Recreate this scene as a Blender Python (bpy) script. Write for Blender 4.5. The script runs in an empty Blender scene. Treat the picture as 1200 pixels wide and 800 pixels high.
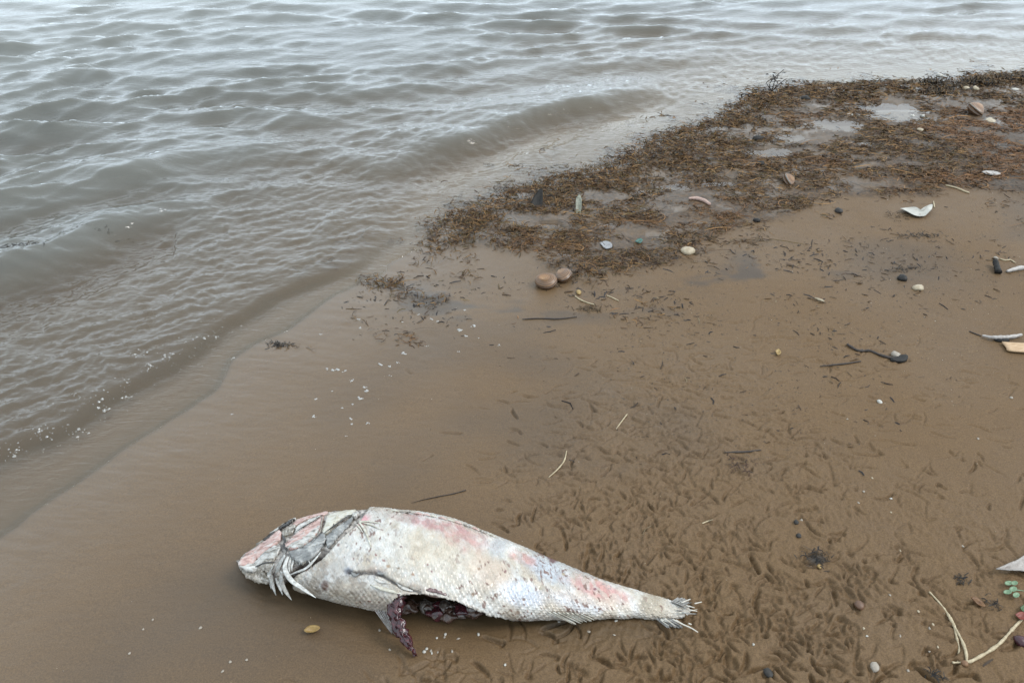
import bpy, bmesh, math, random
import numpy as np
from mathutils import Vector, Matrix

R = math.radians
random.seed(7)
rng = np.random.default_rng(11)
sc = bpy.context.scene
COL = sc.collection

# ------------------------------------------------------------------ camera
CAM_H, PITCH, FPX = 1.5, R(35.0), 942.0          # eye height (m), downward pitch, focal length in px of a 1200 px wide frame
cam_d = bpy.data.cameras.new('camera')
cam = bpy.data.objects.new('camera', cam_d)
COL.objects.link(cam)
cam.location = (0, 0, CAM_H)
cam.rotation_euler = (math.pi / 2 - PITCH, 0, 0)
cam_d.sensor_width = 36.0
cam_d.sensor_fit = 'HORIZONTAL'
cam_d.lens = 36.0 * FPX / 1200.0
cam_d.clip_start = 0.05
cam_d.clip_end = 2000
sc.camera = cam

# ------------------------------------------------------------------ overcast sky and soft sun
SUN_EL, SUN_AZ = R(50), R(97)                    # azimuth from +Y (away from the viewer), to the right
w = bpy.data.worlds.new('World'); sc.world = w; w.use_nodes = True
nt = w.node_tree; nt.nodes.clear()
wo = nt.nodes.new('ShaderNodeOutputWorld'); bg = nt.nodes.new('ShaderNodeBackground')
sky = nt.nodes.new('ShaderNodeTexSky'); sky.sky_type = 'NISHITA'; sky.sun_disc = False
sky.sun_elevation = SUN_EL; sky.sun_rotation = SUN_AZ
sky.air_density = 1.0; sky.dust_density = 4.0; sky.ozone_density = 1.0
hsv = nt.nodes.new('ShaderNodeHueSaturation'); hsv.inputs['Saturation'].default_value = 0.10
mixw = nt.nodes.new('ShaderNodeMixRGB'); mixw.inputs[0].default_value = 0.88
mixw.inputs[2].default_value = (9.7, 11.3, 12.6, 1)   # the even layer of cloud
nt.links.new(sky.outputs[0], hsv.inputs['Color']); nt.links.new(hsv.outputs[0], mixw.inputs[1])
nt.links.new(mixw.outputs[0], bg.inputs[0]); bg.inputs[1].default_value = 0.10
nt.links.new(bg.outputs[0], wo.inputs[0])
sun_d = bpy.data.lights.new('sun', 'SUN'); sun = bpy.data.objects.new('sun', sun_d); COL.objects.link(sun)
sun_d.energy = 1.5; sun_d.angle = R(22); sun_d.color = (1.0, 0.975, 0.94)
sd = Vector((math.sin(SUN_AZ) * math.cos(SUN_EL), math.cos(SUN_AZ) * math.cos(SUN_EL), math.sin(SUN_EL)))
sun.rotation_euler = sd.to_track_quat('Z', 'Y').to_euler()
sun.location = sd * 30

sc.render.engine = 'CYCLES'
sc.view_settings.view_transform = 'Standard'; sc.view_settings.look = 'None'
sc.view_settings.exposure = 0.85; sc.view_settings.gamma = 1.0; sc.view_settings.use_curve_mapping = False
sc.cycles.use_denoising = True; sc.cycles.denoising_prefilter = 'ACCURATE'
sc.cycles.max_bounces = 8; sc.cycles.transparent_max_bounces = 16
sc.cycles.caustics_reflective = False; sc.cycles.caustics_refractive = False

# ------------------------------------------------------------------ numpy helpers
CP, SP = math.cos(PITCH), math.sin(PITCH)
def ray(px, py):
    a, b = (px - 600) / FPX, (400 - py) / FPX
    return np.array([a, CP + b * SP, -SP + b * CP])
def flat(px, py, z=0.0):
    d = ray(px, py); t = (z - CAM_H) / d[2]
    return np.array([d[0] * t, d[1] * t])
def project(x, y, z):
    zz = z - CAM_H; depth = y * CP - zz * SP; v = y * SP + zz * CP
    return 600 + FPX * x / depth, 400 - FPX * v / depth
def sstep(a, b, x):
    t = np.clip((x - a) / (b - a), 0, 1); return t * t * (3 - 2 * t)
def _h(ix, iy, seed):
    n = (ix.astype(np.int64) * 374761393 + iy.astype(np.int64) * 668265263 + seed * 974711) & 0x7fffffff
    n = ((n ^ (n >> 13)) * 1274126177) & 0x7fffffff
    return ((n ^ (n >> 16)) & 0xffff) / 65535.0
def vn(x, y, seed=0):
    x = np.asarray(x, float); y = np.asarray(y, float)
    ix = np.floor(x); iy = np.floor(y); fx = x - ix; fy = y - iy
    fx = fx * fx * (3 - 2 * fx); fy = fy * fy * (3 - 2 * fy)
    a = _h(ix, iy, seed); b = _h(ix + 1, iy, seed); c = _h(ix, iy + 1, seed); d = _h(ix + 1, iy + 1, seed)
    return (a + (b - a) * fx) * (1 - fy) + (c + (d - c) * fx) * fy
def fbm(x, y, oct=4, seed=0):
    s = 0; a = 0.5; n = 0
    for i in range(oct):
        s = s + a * vn(x * 2 ** i + 17.3 * i, y * 2 ** i - 9.1 * i, seed + i); n += a; a *= 0.55
    return s / n
def polyline(pts, z=0.0):
    return np.array([flat(px, py, z) for px, py in pts])
def poly_dist(x, y, P):
    """distance to polyline, signed (+ on the right of its direction), and the parameter along it 0..1"""
    x = np.asarray(x, float); y = np.asarray(y, float)
    best = np.full(x.shape, 1e9); sg = np.zeros(x.shape); par = np.zeros(x.shape)
    L = np.r_[0, np.cumsum(np.hypot(*np.diff(P, axis=0).T))]
    for i in range(len(P) - 1):
        ax, ay = P[i]; dx, dy = P[i + 1] - P[i]; l2 = dx * dx + dy * dy
        t = np.clip(((x - ax) * dx + (y - ay) * dy) / l2, 0, 1)
        qx = x - ax - t * dx; qy = y - ay - t * dy; d2 = qx * qx + qy * qy
        m = d2 < best
        best = np.where(m, d2, best)
        cr = dy * qx - dx * qy
        # at a vertex the sign comes from the un-clamped segment side
        sg = np.where(m, np.sign(cr), sg)
        par = np.where(m, (L[i] + t * math.sqrt(l2)) / L[-1], par)
    return np.sqrt(best) * np.where(sg == 0, 1, sg), par
def in_poly(x, y, P):
    x = np.asarray(x, float); y = np.asarray(y, float); ins = np.zeros(x.shape, bool); n = len(P)
    for i in range(n):
        x1, y1 = P[i]; x2, y2 = P[(i + 1) % n]
        c = ((y1 > y) != (y2 > y)) & (x < (x2 - x1) * (y - y1) / ((y2 - y1) if y2 != y1 else 1e-12) + x1)
        ins ^= c
    return ins
def sd_poly(x, y, P):
    d, _ = poly_dist(x, y, np.vstack([P, P[:1]]))
    return np.where(in_poly(x, y, P), np.abs(d), -np.abs(d))      # + inside

def smooth_line(P, n=4):
    P = np.array(P, float); out = []
    for i in range(len(P) - 1):
        p0 = P[max(i - 1, 0)]; p1 = P[i]; p2 = P[i + 1]; p3 = P[min(i + 2, len(P) - 1)]
        for k in range(n):
            t = k / n
            out.append(0.5 * (2 * p1 + (p2 - p0) * t + (2 * p0 - 5 * p1 + 4 * p2 - p3) * t * t + (3 * p1 - p0 - 3 * p2 + p3) * t ** 3))
    out.append(P[-1]); return np.array(out)

# ------------------------------------------------------------------ mesh helpers
def link(o, parent=None):
    COL.objects.link(o)
    if parent is not None: o.parent = parent
    return o
def np_mesh(name, V, F, mat=None, parent=None, smooth=True, attrs=None, cols=None):
    """V (n,3), F (m,3 or 4) numpy arrays -> one mesh object"""
    V = np.ascontiguousarray(V, np.float32); F = np.ascontiguousarray(F, np.int32)
    me = bpy.data.meshes.new(name); k = F.shape[1]; m = F.shape[0]
    me.vertices.add(len(V)); me.vertices.foreach_set('co', V.ravel())
    me.loops.add(m * k); me.loops.foreach_set('vertex_index', F.ravel())
    me.polygons.add(m); me.polygons.foreach_set('loop_start', np.arange(0, m * k, k, dtype=np.int32))
    me.polygons.foreach_set('loop_total', np.full(m, k, np.int32))
    me.polygons.foreach_set('use_smooth', np.full(m, smooth, bool))
    me.update(calc_edges=True); me.validate()
    for n_, a in (attrs or {}).items():
        at = me.attributes.new(n_, 'FLOAT', 'POINT'); at.data.foreach_set('value', np.ascontiguousarray(a, np.float32).ravel())
    for n_, a in (cols or {}).items():
        at = me.attributes.new(n_, 'FLOAT_COLOR', 'POINT'); a = np.asarray(a, np.float32)
        if a.shape[1] == 3: a = np.c_[a, np.ones(len(a), np.float32)]
        at.data.foreach_set('color', np.ascontiguousarray(a, np.float32).ravel())
    if mat: me.materials.append(mat)
    return link(bpy.data.objects.new(name, me), parent)
def grid_faces(nr, nc):
    i = np.arange(nr - 1)[:, None] * nc + np.arange(nc - 1)[None, :]
    return np.stack([i, i + 1, i + nc + 1, i + nc], -1).reshape(-1, 4)
def empty(name, loc, label, cat, group=None):
    o = bpy.data.objects.new(name, None); o.location = loc; o.empty_display_size = 0.02
    link(o); return tag(o, label, cat, group)
def tag(o, label=None, cat=None, group=None, kind=None):
    if label: o['label'] = label
    if cat: o['category'] = cat
    if group: o['group'] = group
    if kind: o['kind'] = kind
    return o

# ------------------------------------------------------------------ material helpers
def mat_new(name):
    m = bpy.data.materials.new(name); m.use_nodes = True
    n = m.node_tree; n.nodes.clear()
    out = n.nodes.new('ShaderNodeOutputMaterial')
    return m, n, out
def N(nt, t, **kw):
    n = nt.nodes.new(t)
    for k, v in kw.items():
        if k in n.inputs: n.inputs[k].default_value = v
        else: setattr(n, k, v)
    return n
def ramp(nt, src, stops):
    r = nt.nodes.new('ShaderNodeValToRGB'); e = r.color_ramp.elements
    while len(e) < len(stops): e.new(0.5)
    for el, (p, c) in zip(e, stops):
        el.position = p; el.color = (*c, 1) if len(c) == 3 else c
    nt.links.new(src, r.inputs[0]); return r.outputs[0]
def mixc(nt, fac, a, b, mode='MIX'):
    m = nt.nodes.new('ShaderNodeMixRGB'); m.blend_type = mode
    for s, i in ((fac, 0), (a, 1), (b, 2)):
        if isinstance(s, bpy.types.NodeSocket): nt.links.new(s, m.inputs[i])
        elif i == 0: m.inputs[0].default_value = s
        else: m.inputs[i].default_value = (*s, 1)
    return m.outputs[0]
def mth(nt, op, a, b=None, clamp=False):
    m = nt.nodes.new('ShaderNodeMath'); m.operation = op; m.use_clamp = clamp
    for s, i in ((a, 0), (b, 1)):
        if s is None: continue
        if isinstance(s, bpy.types.NodeSocket): nt.links.new(s, m.inputs[i])
        else: m.inputs[i].default_value = s
    return m.outputs[0]
def attr(nt, name, col=False):
    a = nt.nodes.new('ShaderNodeAttribute'); a.attribute_name = name
    return a.outputs['Color'] if col else a.outputs['Fac']
def noise(nt, scale, detail=4, rough=0.55, vec=None, dist=0.0):
    n = nt.nodes.new('ShaderNodeTexNoise')
    n.inputs['Scale'].default_value = scale; n.inputs['Detail'].default_value = detail
    n.inputs['Roughness'].default_value = rough; n.inputs['Distortion'].default_value = dist
    if vec is not None: nt.links.new(vec, n.inputs['Vector'])
    return n.outputs['Fac']
def objco(nt, scale=None):
    t = nt.nodes.new('ShaderNodeTexCoord')
    if scale is None: return t.outputs['Object']
    m = nt.nodes.new('ShaderNodeMapping'); m.inputs['Scale'].default_value = scale
    nt.links.new(t.outputs['Object'], m.inputs['Vector']); return m.outputs[0]
def bump(nt, h, strength, dist):
    b = nt.nodes.new('ShaderNodeBump'); b.inputs['Strength'].default_value = strength; b.inputs['Distance'].default_value = dist
    nt.links.new(h, b.inputs['Height']); return b.outputs[0]
def principled(nt, out):
    p = nt.nodes.new('ShaderNodeBsdfPrincipled'); nt.links.new(p.outputs[0], out.inputs[0]); return p

def simple(name, c1, c2, scale=60, rough=0.6, bstr=0.3, bdist=0.002, stretch=None, spec=0.4, c3=None):
    m, n, out = mat_new(name); p = principled(n, out)
    v = objco(n, stretch)
    f = noise(n, scale, 5, 0.6, v)
    c1, c2 = [tuple(v_ * .82 for v_ in c_) for c_ in (c1, c2)]
    st = [(0.3, c1), (0.7, c2)] if c3 is None else [(0.3, c1), (0.52, c2), (0.7, c3)]
    n.links.new(ramp(n, f, st), p.inputs['Base Color'])
    p.inputs['Roughness'].default_value = rough; p.inputs['Specular IOR Level'].default_value = spec
    n.links.new(bump(n, noise(n, scale * 3, 3, 0.6, v), bstr, bdist), p.inputs['Normal'])
    return m

# ------------------------------------------------------------------ shore geometry
EDGE = smooth_line(polyline([(-900, 1250), (-300, 860), (0, 628), (60, 585), (110, 548), (150, 520), (200, 492), (245, 462), (262, 440), (272, 422), (305, 402),
        (335, 387), (362, 368), (390, 350), (420, 335), (455, 315), (485, 295), (508, 272), (540, 250), (580, 236), (620, 222), (690, 203), (745, 180), (790, 160), (845, 140), (880, 116), (912, 106), (980, 101),
        (1060, 98), (1085, 103), (1110, 102), (1140, 93), (1200, 87), (1400, 76), (1900, 58), (3500, 20)]), 3)
def shore(x, y):            # + on land
    x = np.asarray(x, float); y = np.asarray(y, float)
    return poly_dist(x, y, EDGE)[0] + .045 * (fbm(x * 4.5, y * 4.5, 3, 2) - .5)
def base_ground(x, y, d=None):
    if d is None: d = shore(x, y)
    land = 0.030 * np.clip(d, 0, 3.0) + 0.012 * np.clip(d - 3.0, 0, 40)
    sea = -(0.050 * np.clip(-d, 0, 3) + 0.10 * np.clip(-d - 3, 0, 12) + 0.01 * np.clip(-d - 15, 0, 200))
    return np.where(d > 0, land, sea)

LIP = smooth_line(polyline([(-700, 900), (-200, 650), (0, 548), (40, 529), (80, 511), (130, 478), (180, 450), (215, 428), (250, 405), (300, 372), (335, 355), (370, 340), (420, 318), (460, 296), (490, 270), (530, 238), (600, 205), (680, 180), (760, 150), (860, 110), (1000, 85), (1300, 70), (1900, 40)]), 3)
# weed beds left by the water: outlines on the ground
WEED = smooth_line(polyline([(500, 292), (525, 256), (560, 240), (620, 226), (680, 204), (720, 190), (780, 164), (840, 139), (872, 117), (905, 104), (980, 100), (1060, 97), (1092, 106),
        (1130, 95), (1200, 86), (1400, 78), (1500, 160), (1400, 235), (1200, 236), (1120, 230), (1040, 238), (960, 240), (905, 258), (860, 282), (800, 302), (765, 312), (742, 326), (700, 334), (655, 322), (640, 303), (590, 290), (540, 294)], 0.01), 2)
WEED2 = polyline([(418, 322), (470, 330), (522, 345), (526, 362), (490, 362), (450, 350)], 0.0)
def weed_mask(x, y):
    out = np.zeros(x.shape); m = (x > -1.2) & (x < 9) & (y > 1.8) & (y < 8.5)
    if not m.any(): return out
    x, y = x[m], y[m]
    a = sd_poly(x, y, WEED) + 0.22 * (fbm(x * 5, y * 5, 4, 5) - 0.5)
    b = sd_poly(x, y, WEED2) + 0.12 * (fbm(x * 9, y * 9, 3, 6) - 0.5)
    out[m] = np.maximum(sstep(-0.03, 0.08, a), sstep(-0.02, 0.04, b)); return out

# puddles among the weed: (px, py, half width m, half depth m)
PUD = [(988, 146, .15, .10), (1043, 128, .16, .13), (1062, 137, .17, .08), (1095, 107, .10, .12), (930, 160, .10, .06), (905, 178, .12, .06), (845, 214, .08, .04), (712, 263, .05, .025),
       (672, 298, .06, .025), (790, 218, .08, .035), (745, 222, .07, .03), (645, 262, .05, .02), (1010, 168, .07, .04), (590, 272, .07, .025)]
PUDS = []
for px, py, rx, ry in PUD:
    x, y = flat(px, py, 0.02); PUDS.append((x, y, rx, ry, float(base_ground(np.array([x]), np.array([y]))[0])))
def puddle_field(x, y):      # >0 in a hollow
    f = np.zeros(np.shape(x))
    for cx, cy, rx, ry, _ in PUDS:
        m = (np.abs(x - cx) < rx * 1.8) & (np.abs(y - cy) < ry * 1.8)
        if not m.any(): continue
        xm, ym = x[m], y[m]
        r = np.hypot((xm - cx) / rx, (ym - cy) / ry) + 1.1 * (fbm(xm * 14 + cx * 3, ym * 14, 3, 21) - 0.5)
        f[m] = np.maximum(f[m], sstep(1.15, 0.75, r))
    return f

# ------------------------------------------------------------------ bird tracks and small relief, as a height raster over the near sand
RX0, RX1, RY0, RY1, RS = -1.5, 2.6, 0.55, 3.4, 0.0022
gx = np.arange(RX0, RX1, RS); gy = np.arange(RY0, RY1, RS)
NXR, NYR = len(gx), len(gy)
HR = np.zeros((NYR, NXR), np.float32); DK = np.zeros((NYR, NXR), np.float32)
def stamp(x, y, ang, length, width, depth, curve=0.0, taper=0.6):
    m = length * 0.75 + width * 4
    i0, i1 = int((x - m - RX0) / RS), int((x + m - RX0) / RS) + 1
    j0, j1 = int((y - m - RY0) / RS), int((y + m - RY0) / RS) + 1
    if i0 < 0 or j0 < 0 or i1 >= NXR or j1 >= NYR: return
    X, Y = np.meshgrid(gx[i0:i1] - x, gy[j0:j1] - y)
    u = (X * math.cos(ang) + Y * math.sin(ang)) / (length / 2); v = -X * math.sin(ang) + Y * math.cos(ang)
    v = v + curve * length * (u * u - 0.4)
    sgn = random.choice((-1, 1))
    v = v + 0.35 * width * (vn(X * 160 + x * 50, Y * 160 + y * 50, 201) - .5) * 2
    wv = width * (0.22 + 0.95 * np.sqrt(np.clip(1 - u * u, 0, 1)) * (1 - taper * .5 * (u + 1) / 2))
    e = sstep(1.08, .80, np.abs(u))
    q = v * sgn / wv; qs = np.where(q > 0, q / 1.7, q / .85)
    g = np.exp(-np.abs(qs) ** 2.4)
    rim = 0.45 * np.exp(-((q + 1.45) / 0.5) ** 2) + .12 * np.exp(-((q - 2.9) / .8) ** 2)
    prof = (1.0 - 0.6 * taper * (u + 1) / 2) * (.75 + .5 * vn(u * 2 + x * 9, u * 0 + y * 7, 202))
    HR[j0:j1, i0:i1] = np.minimum(HR[j0:j1, i0:i1], 0) * (1 - e * g) + np.maximum(HR[j0:j1, i0:i1], 0) * (1 - e * g * 0.9) + depth * e * prof * (rim - g)
    DK[j0:j1, i0:i1] = np.maximum(DK[j0:j1, i0:i1], e * g * prof)
def gpt(px, py):
    x, y = flat(px, py, 0.03); return x, y
def footprint(x, y, ang, s, depth):
    k = random.random()
    toes = (-0.62, 0.0, 0.62) if k < 0.28 else random.choice([(0.0,), (0.0,), (-0.5, 0.5), (0.0, 0.7)])
    for t in toes:
        a = ang + t + random.uniform(-.12, .12); L = 0.050 * s * random.uniform(0.4, 1.4)
        stamp(x + math.cos(a) * L * .55, y + math.sin(a) * L * .55, a, L, 0.0020 * s * random.uniform(.5, 1.7), depth * random.uniform(.35, 1.25), random.uniform(-.2, .2))
    if random.random() < .4: stamp(x, y, ang, 0.012 * s, 0.006 * s, depth * 0.9)
zones = [  # x range, y range, number, kind, depth: where the birds have been walking
    ((640, 850), (560, 690), 162, 'p', 0.0117), ((560, 1000), (745, 830), 141, 'p', 0.0154), ((840, 1060), (610, 800), 108, 'p', 0.0123),
    ((650, 900), (470, 600), 256, 's', 0.0076), ((850, 1080), (520, 640), 60, 'p', 0.0093), ((1050, 1230), (600, 800), 35, 'p', 0.0099), ((640, 790), (640, 700), 29, 'p', 0.0117),
    ((380, 580), (780, 830), 27, 'p', 0.0110), ((1000, 1300), (520, 620), 24, 'p', 0.0074), ((780, 900), (640, 790), 56, 'p', 0.0148), ((900, 1200), (440, 560), 48, 's', 0.0049), ((560, 700), (530, 600), 27, 's', 0.0057),
    ((700, 900), (390, 480), 62, 's', 0.0044)]
zones += [((700, 1000), (370, 470), 130, 's', .0042), ((620, 860), (430, 520), 110, 's', .0048), ((950, 1200), (380, 520), 60, 's', .0040)]
for (xa, xb), (ya, yb), n, k, dep in zones:
    for _ in range(n):
        px = random.gauss((xa + xb) / 2, (xb - xa) / 3.1); py = random.gauss((ya + yb) / 2, (yb - ya) / 3.1)
        x, y = gpt(px, py)
        if k == 'p': footprint(x, y, random.uniform(0, 6.283), random.uniform(.8, 1.25), dep)
        else: stamp(x, y, random.gauss(0, .55) + (math.pi if random.random() < .5 else 0), random.uniform(.025, .075), random.uniform(.0014, .0030), dep * random.uniform(.7, 1.7), random.uniform(-.18, .18))
# soften one cell so the grooves have no steps
def blur(a):
    b = a.copy(); b[1:-1, 1:-1] = (a[1:-1, 1:-1] * 4 + (a[:-2, 1:-1] + a[2:, 1:-1] + a[1:-1, :-2] + a[1:-1, 2:]) * 2 + a[:-2, :-2] + a[2:, 2:] + a[:-2, 2:] + a[2:, :-2]) / 16
    return b
HR = blur(HR)
def raster(A, x, y):
    fx = (x - RX0) / RS; fy = (y - RY0) / RS
    ok = (fx > 1) & (fx < NXR - 2) & (fy > 1) & (fy < NYR - 2)
    fx = np.clip(fx, 0, NXR - 2); fy = np.clip(fy, 0, NYR - 2)
    i = fx.astype(int); j = fy.astype(int); a = fx - i; b = fy - j
    v = (A[j, i] * (1 - a) + A[j, i + 1] * a) * (1 - b) + (A[j + 1, i] * (1 - a) + A[j + 1, i + 1] * a) * b
    return np.where(ok, v, 0)

# churned zone (many birds) is rougher sand
CHURN = polyline([(560, 560), (640, 470), (760, 400), (900, 440), (1060, 560), (1250, 600), (1300, 830), (420, 840), (600, 770), (640, 690)], .03)
def ground_z(x, y, full=False):
    x = np.atleast_1d(np.asarray(x, float)); y = np.atleast_1d(np.asarray(y, float))
    d = shore(x, y); g = base_ground(x, y, d)
    near = np.clip(1 - (np.hypot(x, y) - 6) / 6, 0, 1)
    wm = weed_mask(x, y) * near; pf = puddle_field(x, y)
    land = sstep(-0.05, 0.15, d)
    ch = sstep(-0.10, 0.20, sd_poly(x, y, CHURN)) * near
    z = g + land * (0.010 * (fbm(x * 1.7, y * 1.7, 3, 3) - 0.5) + 0.0035 * (fbm(x * 7, y * 7, 3, 4) - 0.5) + 0.0016 * (fbm(x * 30 + y * 12, y * 62, 3, 10) - 0.5)) * near
    z = z + ch * (0.0050 * (fbm(x * 42, y * 42, 3, 8) - 0.5) + 0.0042 * (fbm(x * 120, y * 95, 2, 9) - 0.5))
    z = z + raster(HR, x, y)
    # current ripples in the wet mud between film and weed, and fine sand relief
    mud = np.exp(-((d - 0.10) / 0.16) ** 2) * near
    z = z + mud * 0.0030 * (fbm(x * 10, y * 46 + x * 10, 3, 12) - 0.5)
    lump = fbm(x * 8, y * 11, 4, 14)
    z = z + wm * (0.012 * (lump - 0.35) + 0.008 * (fbm(x * 40, y * 50, 3, 15) - 0.5) + 0.012 * sstep(0.0, 0.25, d) * 0.4)
    # a bank of thick weed along the waterline
    bank = np.exp(-((d - 0.13) / 0.13) ** 2) * wm * sstep(0.2, 0.8, x)
    z = z + bank * (0.022 + 0.05 * (fbm(x * 6, y * 6, 3, 16) - 0.5))
    z = np.where(pf > 0, z * (1 - pf) + pf * (g - 0.006), z)
    # shallow hollow the carcass has settled into
    fx0, fy0 = 0.02, 1.18
    z = z - 0.008 * np.exp(-(((x + 0.10) / 0.55) ** 2 + ((y - 1.17) / 0.16) ** 2))
    if full: return z, d, wm, pf, ch, mud
    return z
def gz(x, y): return float(ground_z(x, y)[0])

def fan(ys, us, wfun):
    Y = np.repeat(ys[:, None], len(us), 1); X = us[None, :] * wfun(ys)[:, None]
    return X.ravel(), Y.ravel()
def wfun(y): return 0.637 * (0.819 * np.maximum(y, 0.35) + 0.86)
def rows(y0, y1, pxstep):
    ys = [y0]
    while ys[-1] < y1:
        y = ys[-1]; ys.append(y + pxstep * (y * y + CAM_H ** 2) / CAM_H / FPX)
    return ys
core = np.r_[np.linspace(-1.16, -.12, 330, endpoint=False), np.linspace(-.12, 1.04, 730, endpoint=False), np.linspace(1.04, 1.16, 24)]
tail = 1.16 + np.array([.05, .12, .25, .5, 1, 2, 4, 9, 20, 50])
us = np.r_[-tail[::-1], core, tail]
ys = np.array([-30, -12, -5, -2, -0.6, 0.0, 0.35, 0.55, 0.68] + rows(0.76, 2.05, 1.05) + rows(2.056, 9.0, 1.75) + [9.6, 10.5, 12, 14, 18, 25, 40, 70, 140, 300, 700])
gX, gY = fan(ys, us, wfun)
gZ, gD, gW, gP, gC, gM = ground_z(gX, gY, True)

# ------------------------------------------------------------------ sand material
m_sand, nt, out = mat_new('wet_sand'); p = principled(nt, out)
co = objco(nt)
big = noise(nt, 1.6, 4, .55, co); mid = noise(nt, 14, 5, .6, co); fine = noise(nt, 330, 3, .7, co); spk = noise(nt, 190, 2, .5, co)
base = ramp(nt, big, [(.30, (0.0775, 0.0436, 0.0183)), (.70, (0.0982, 0.0565, 0.0246))])
base = mixc(nt, .45, base, ramp(nt, mid, [(.3, (0.0687, 0.0385, 0.0158)), (.72, (0.1022, 0.0600, 0.0260))]))
base = mixc(nt, .46, base, ramp(nt, fine, [(.36, (0.0375, 0.0210, 0.0096)), (.66, (0.1422, 0.0870, 0.0405))]))
pale = ramp(nt, spk, [(.70, (0, 0, 0)), (.755, (1, 1, 1))])
base = mixc(nt, mth(nt, 'MULTIPLY', pale, attr(nt, 'coarse')), base, (0.1923, 0.1239, 0.0575))
dsp = ramp(nt, noise(nt, 75, 3, .55, co), [(.655, (0, 0, 0)), (.70, (1, 1, 1))])
base = mixc(nt, mth(nt, 'MULTIPLY', dsp, attr(nt, 'litter')), base, (0.0160, 0.0095, 0.0050))
# weed mat, dark silt, and fluid stain with painted shade by carcass and swash
wn = ramp(nt, noise(nt, 70, 6, .72, objco(nt, (1, 1.8, 1))), [(.32, (.010, .0065, .004)), (.5, (.042, .024, .011)), (.66, (.105, .058, .025))])
base = mixc(nt, attr(nt, 'weed'), base, wn)
base = mixc(nt, attr(nt, 'silt'), base, (0.0272, 0.0248, 0.0232))
base = mixc(nt, attr(nt, 'stain_shade'), base, (.034, .021, .008))
base = mixc(nt, mth(nt, 'MULTIPLY', attr(nt, 'wet'), .30), base, (.068, .051, .032))
nt.links.new(base, p.inputs['Base Color'])
rg = mth(nt, 'SUBTRACT', mth(nt, 'ADD', .62, mth(nt, 'MULTIPLY', mid, .15)), mth(nt, 'MULTIPLY', attr(nt, 'wet'), .50), True)
nt.links.new(rg, p.inputs['Roughness']); nt.links.new(mth(nt, 'ADD', .22, mth(nt, 'MULTIPLY', attr(nt, 'wet'), .33)), p.inputs['Specular IOR Level'])
hb = mth(nt, 'ADD', mth(nt, 'MULTIPLY', fine, .5), mid)
bs = nt.nodes.new('ShaderNodeBump'); bs.inputs['Distance'].default_value = .0022
nt.links.new(hb, bs.inputs['Height'])
nt.links.new(mth(nt, 'SUBTRACT', .5, mth(nt, 'MULTIPLY', attr(nt, 'wet'), .38)), bs.inputs['Strength'])
nt.links.new(bs.outputs[0], p.inputs['Normal'])

wet = np.clip(np.exp(-np.clip(gD, 0, 9) / 0.55) * 0.95 + 0.25 * (fbm(gX * 3, gY * 3, 3, 31) - .5), 0, 1)
U, Vp = project(gX, gY, gZ)
wet = np.maximum(wet, 0.75 * gM)
wetfilm = .8 * sstep(.56, .68, fbm(gX * 7, gY * 13, 4, 33)) * gW * sstep(1.5, .4, gD)
wet = np.maximum(wet, wetfilm)
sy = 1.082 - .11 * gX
stain_shade = 1.25 * np.exp(-(((gX + .18) / .46) ** 4 + ((gY - sy) / .060) ** 2))  # leaked fluid and the fish's shade, painted together below head and belly
stain_shade = np.clip(stain_shade * (0.55 + .9 * (fbm(gX * 9, gY * 9, 3, 35) - .35)), 0, .86)
wet = np.maximum(wet, stain_shade * .35); wet = np.clip(wet, 0, 1)
weedc = np.clip(gW * (1 - .85 * wetfilm) * (.55 + 1.2 * sstep(.36, .56, fbm(gX * 9, gY * 15, 4, 37))), 0, .95) * (1 - gP)
bankm = np.exp(-((gD - .02) / .10) ** 2) * sstep(-.40, -.15, gX) * (gY > 2.2)
weedc = np.maximum(weedc, bankm * .9)
SILT = polyline([(430, 330), (640, 340), (700, 360), (800, 330), (900, 290), (980, 300), (1060, 310), (950, 340), (760, 370), (600, 375), (470, 372)], .02)
silt = sstep(-.12, .10, sd_poly(gX, gY, SILT)) * sstep(.50, .70, fbm(gX * 6, gY * 12, 4, 39)) * .62
silt = np.maximum(silt, gP * .35)
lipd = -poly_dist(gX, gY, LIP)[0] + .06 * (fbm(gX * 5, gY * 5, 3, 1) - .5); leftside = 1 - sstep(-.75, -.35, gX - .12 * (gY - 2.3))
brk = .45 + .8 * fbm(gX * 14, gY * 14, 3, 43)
amber = np.clip(1.15 * np.exp(-((gD + .008) / .011) ** 2) * leftside * brk + .45 * np.exp(-((gD + .03) / .035) ** 2) * leftside * brk, 0, .9)                          # shade of the film front, painted as a dark line where the swash stopped
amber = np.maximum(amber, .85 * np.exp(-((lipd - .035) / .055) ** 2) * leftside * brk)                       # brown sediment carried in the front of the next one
silt = np.maximum(silt, .30 * sstep(.50, .72, fbm(gX * 1.3 + 4, gY * 1.9, 3, 44)) * sstep(.2, .6, gD))   # damp patches
dk1 = np.exp(-((U - 957) / 9) ** 2 - ((Vp - 655) / 6) ** 2) * sstep(.3, .6, fbm(gX * 60, gY * 60, 2, 41)) * 1.2
silt = np.clip(np.maximum(silt, dk1), 0, .9)
COARSE = polyline([(1000, 330), (1100, 280), (1260, 250), (1300, 420), (1150, 480), (1010, 470), (930, 400)], .05)
coarse = np.clip(.22 + .8 * sstep(-.1, .3, sd_poly(gX, gY, COARSE)), 0, 1) * (1 - sstep(.3, .8, wet))
LIT = polyline([(560, 330), (700, 340), (860, 280), (1000, 250), (1250, 230), (1300, 420), (1060, 460), (900, 540), (700, 480), (640, 400)], .03)
litter = sstep(-.25, .25, sd_poly(gX, gY, LIT)) * .85 + .12 * gC
stain_shade = np.maximum(stain_shade, amber)
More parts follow.
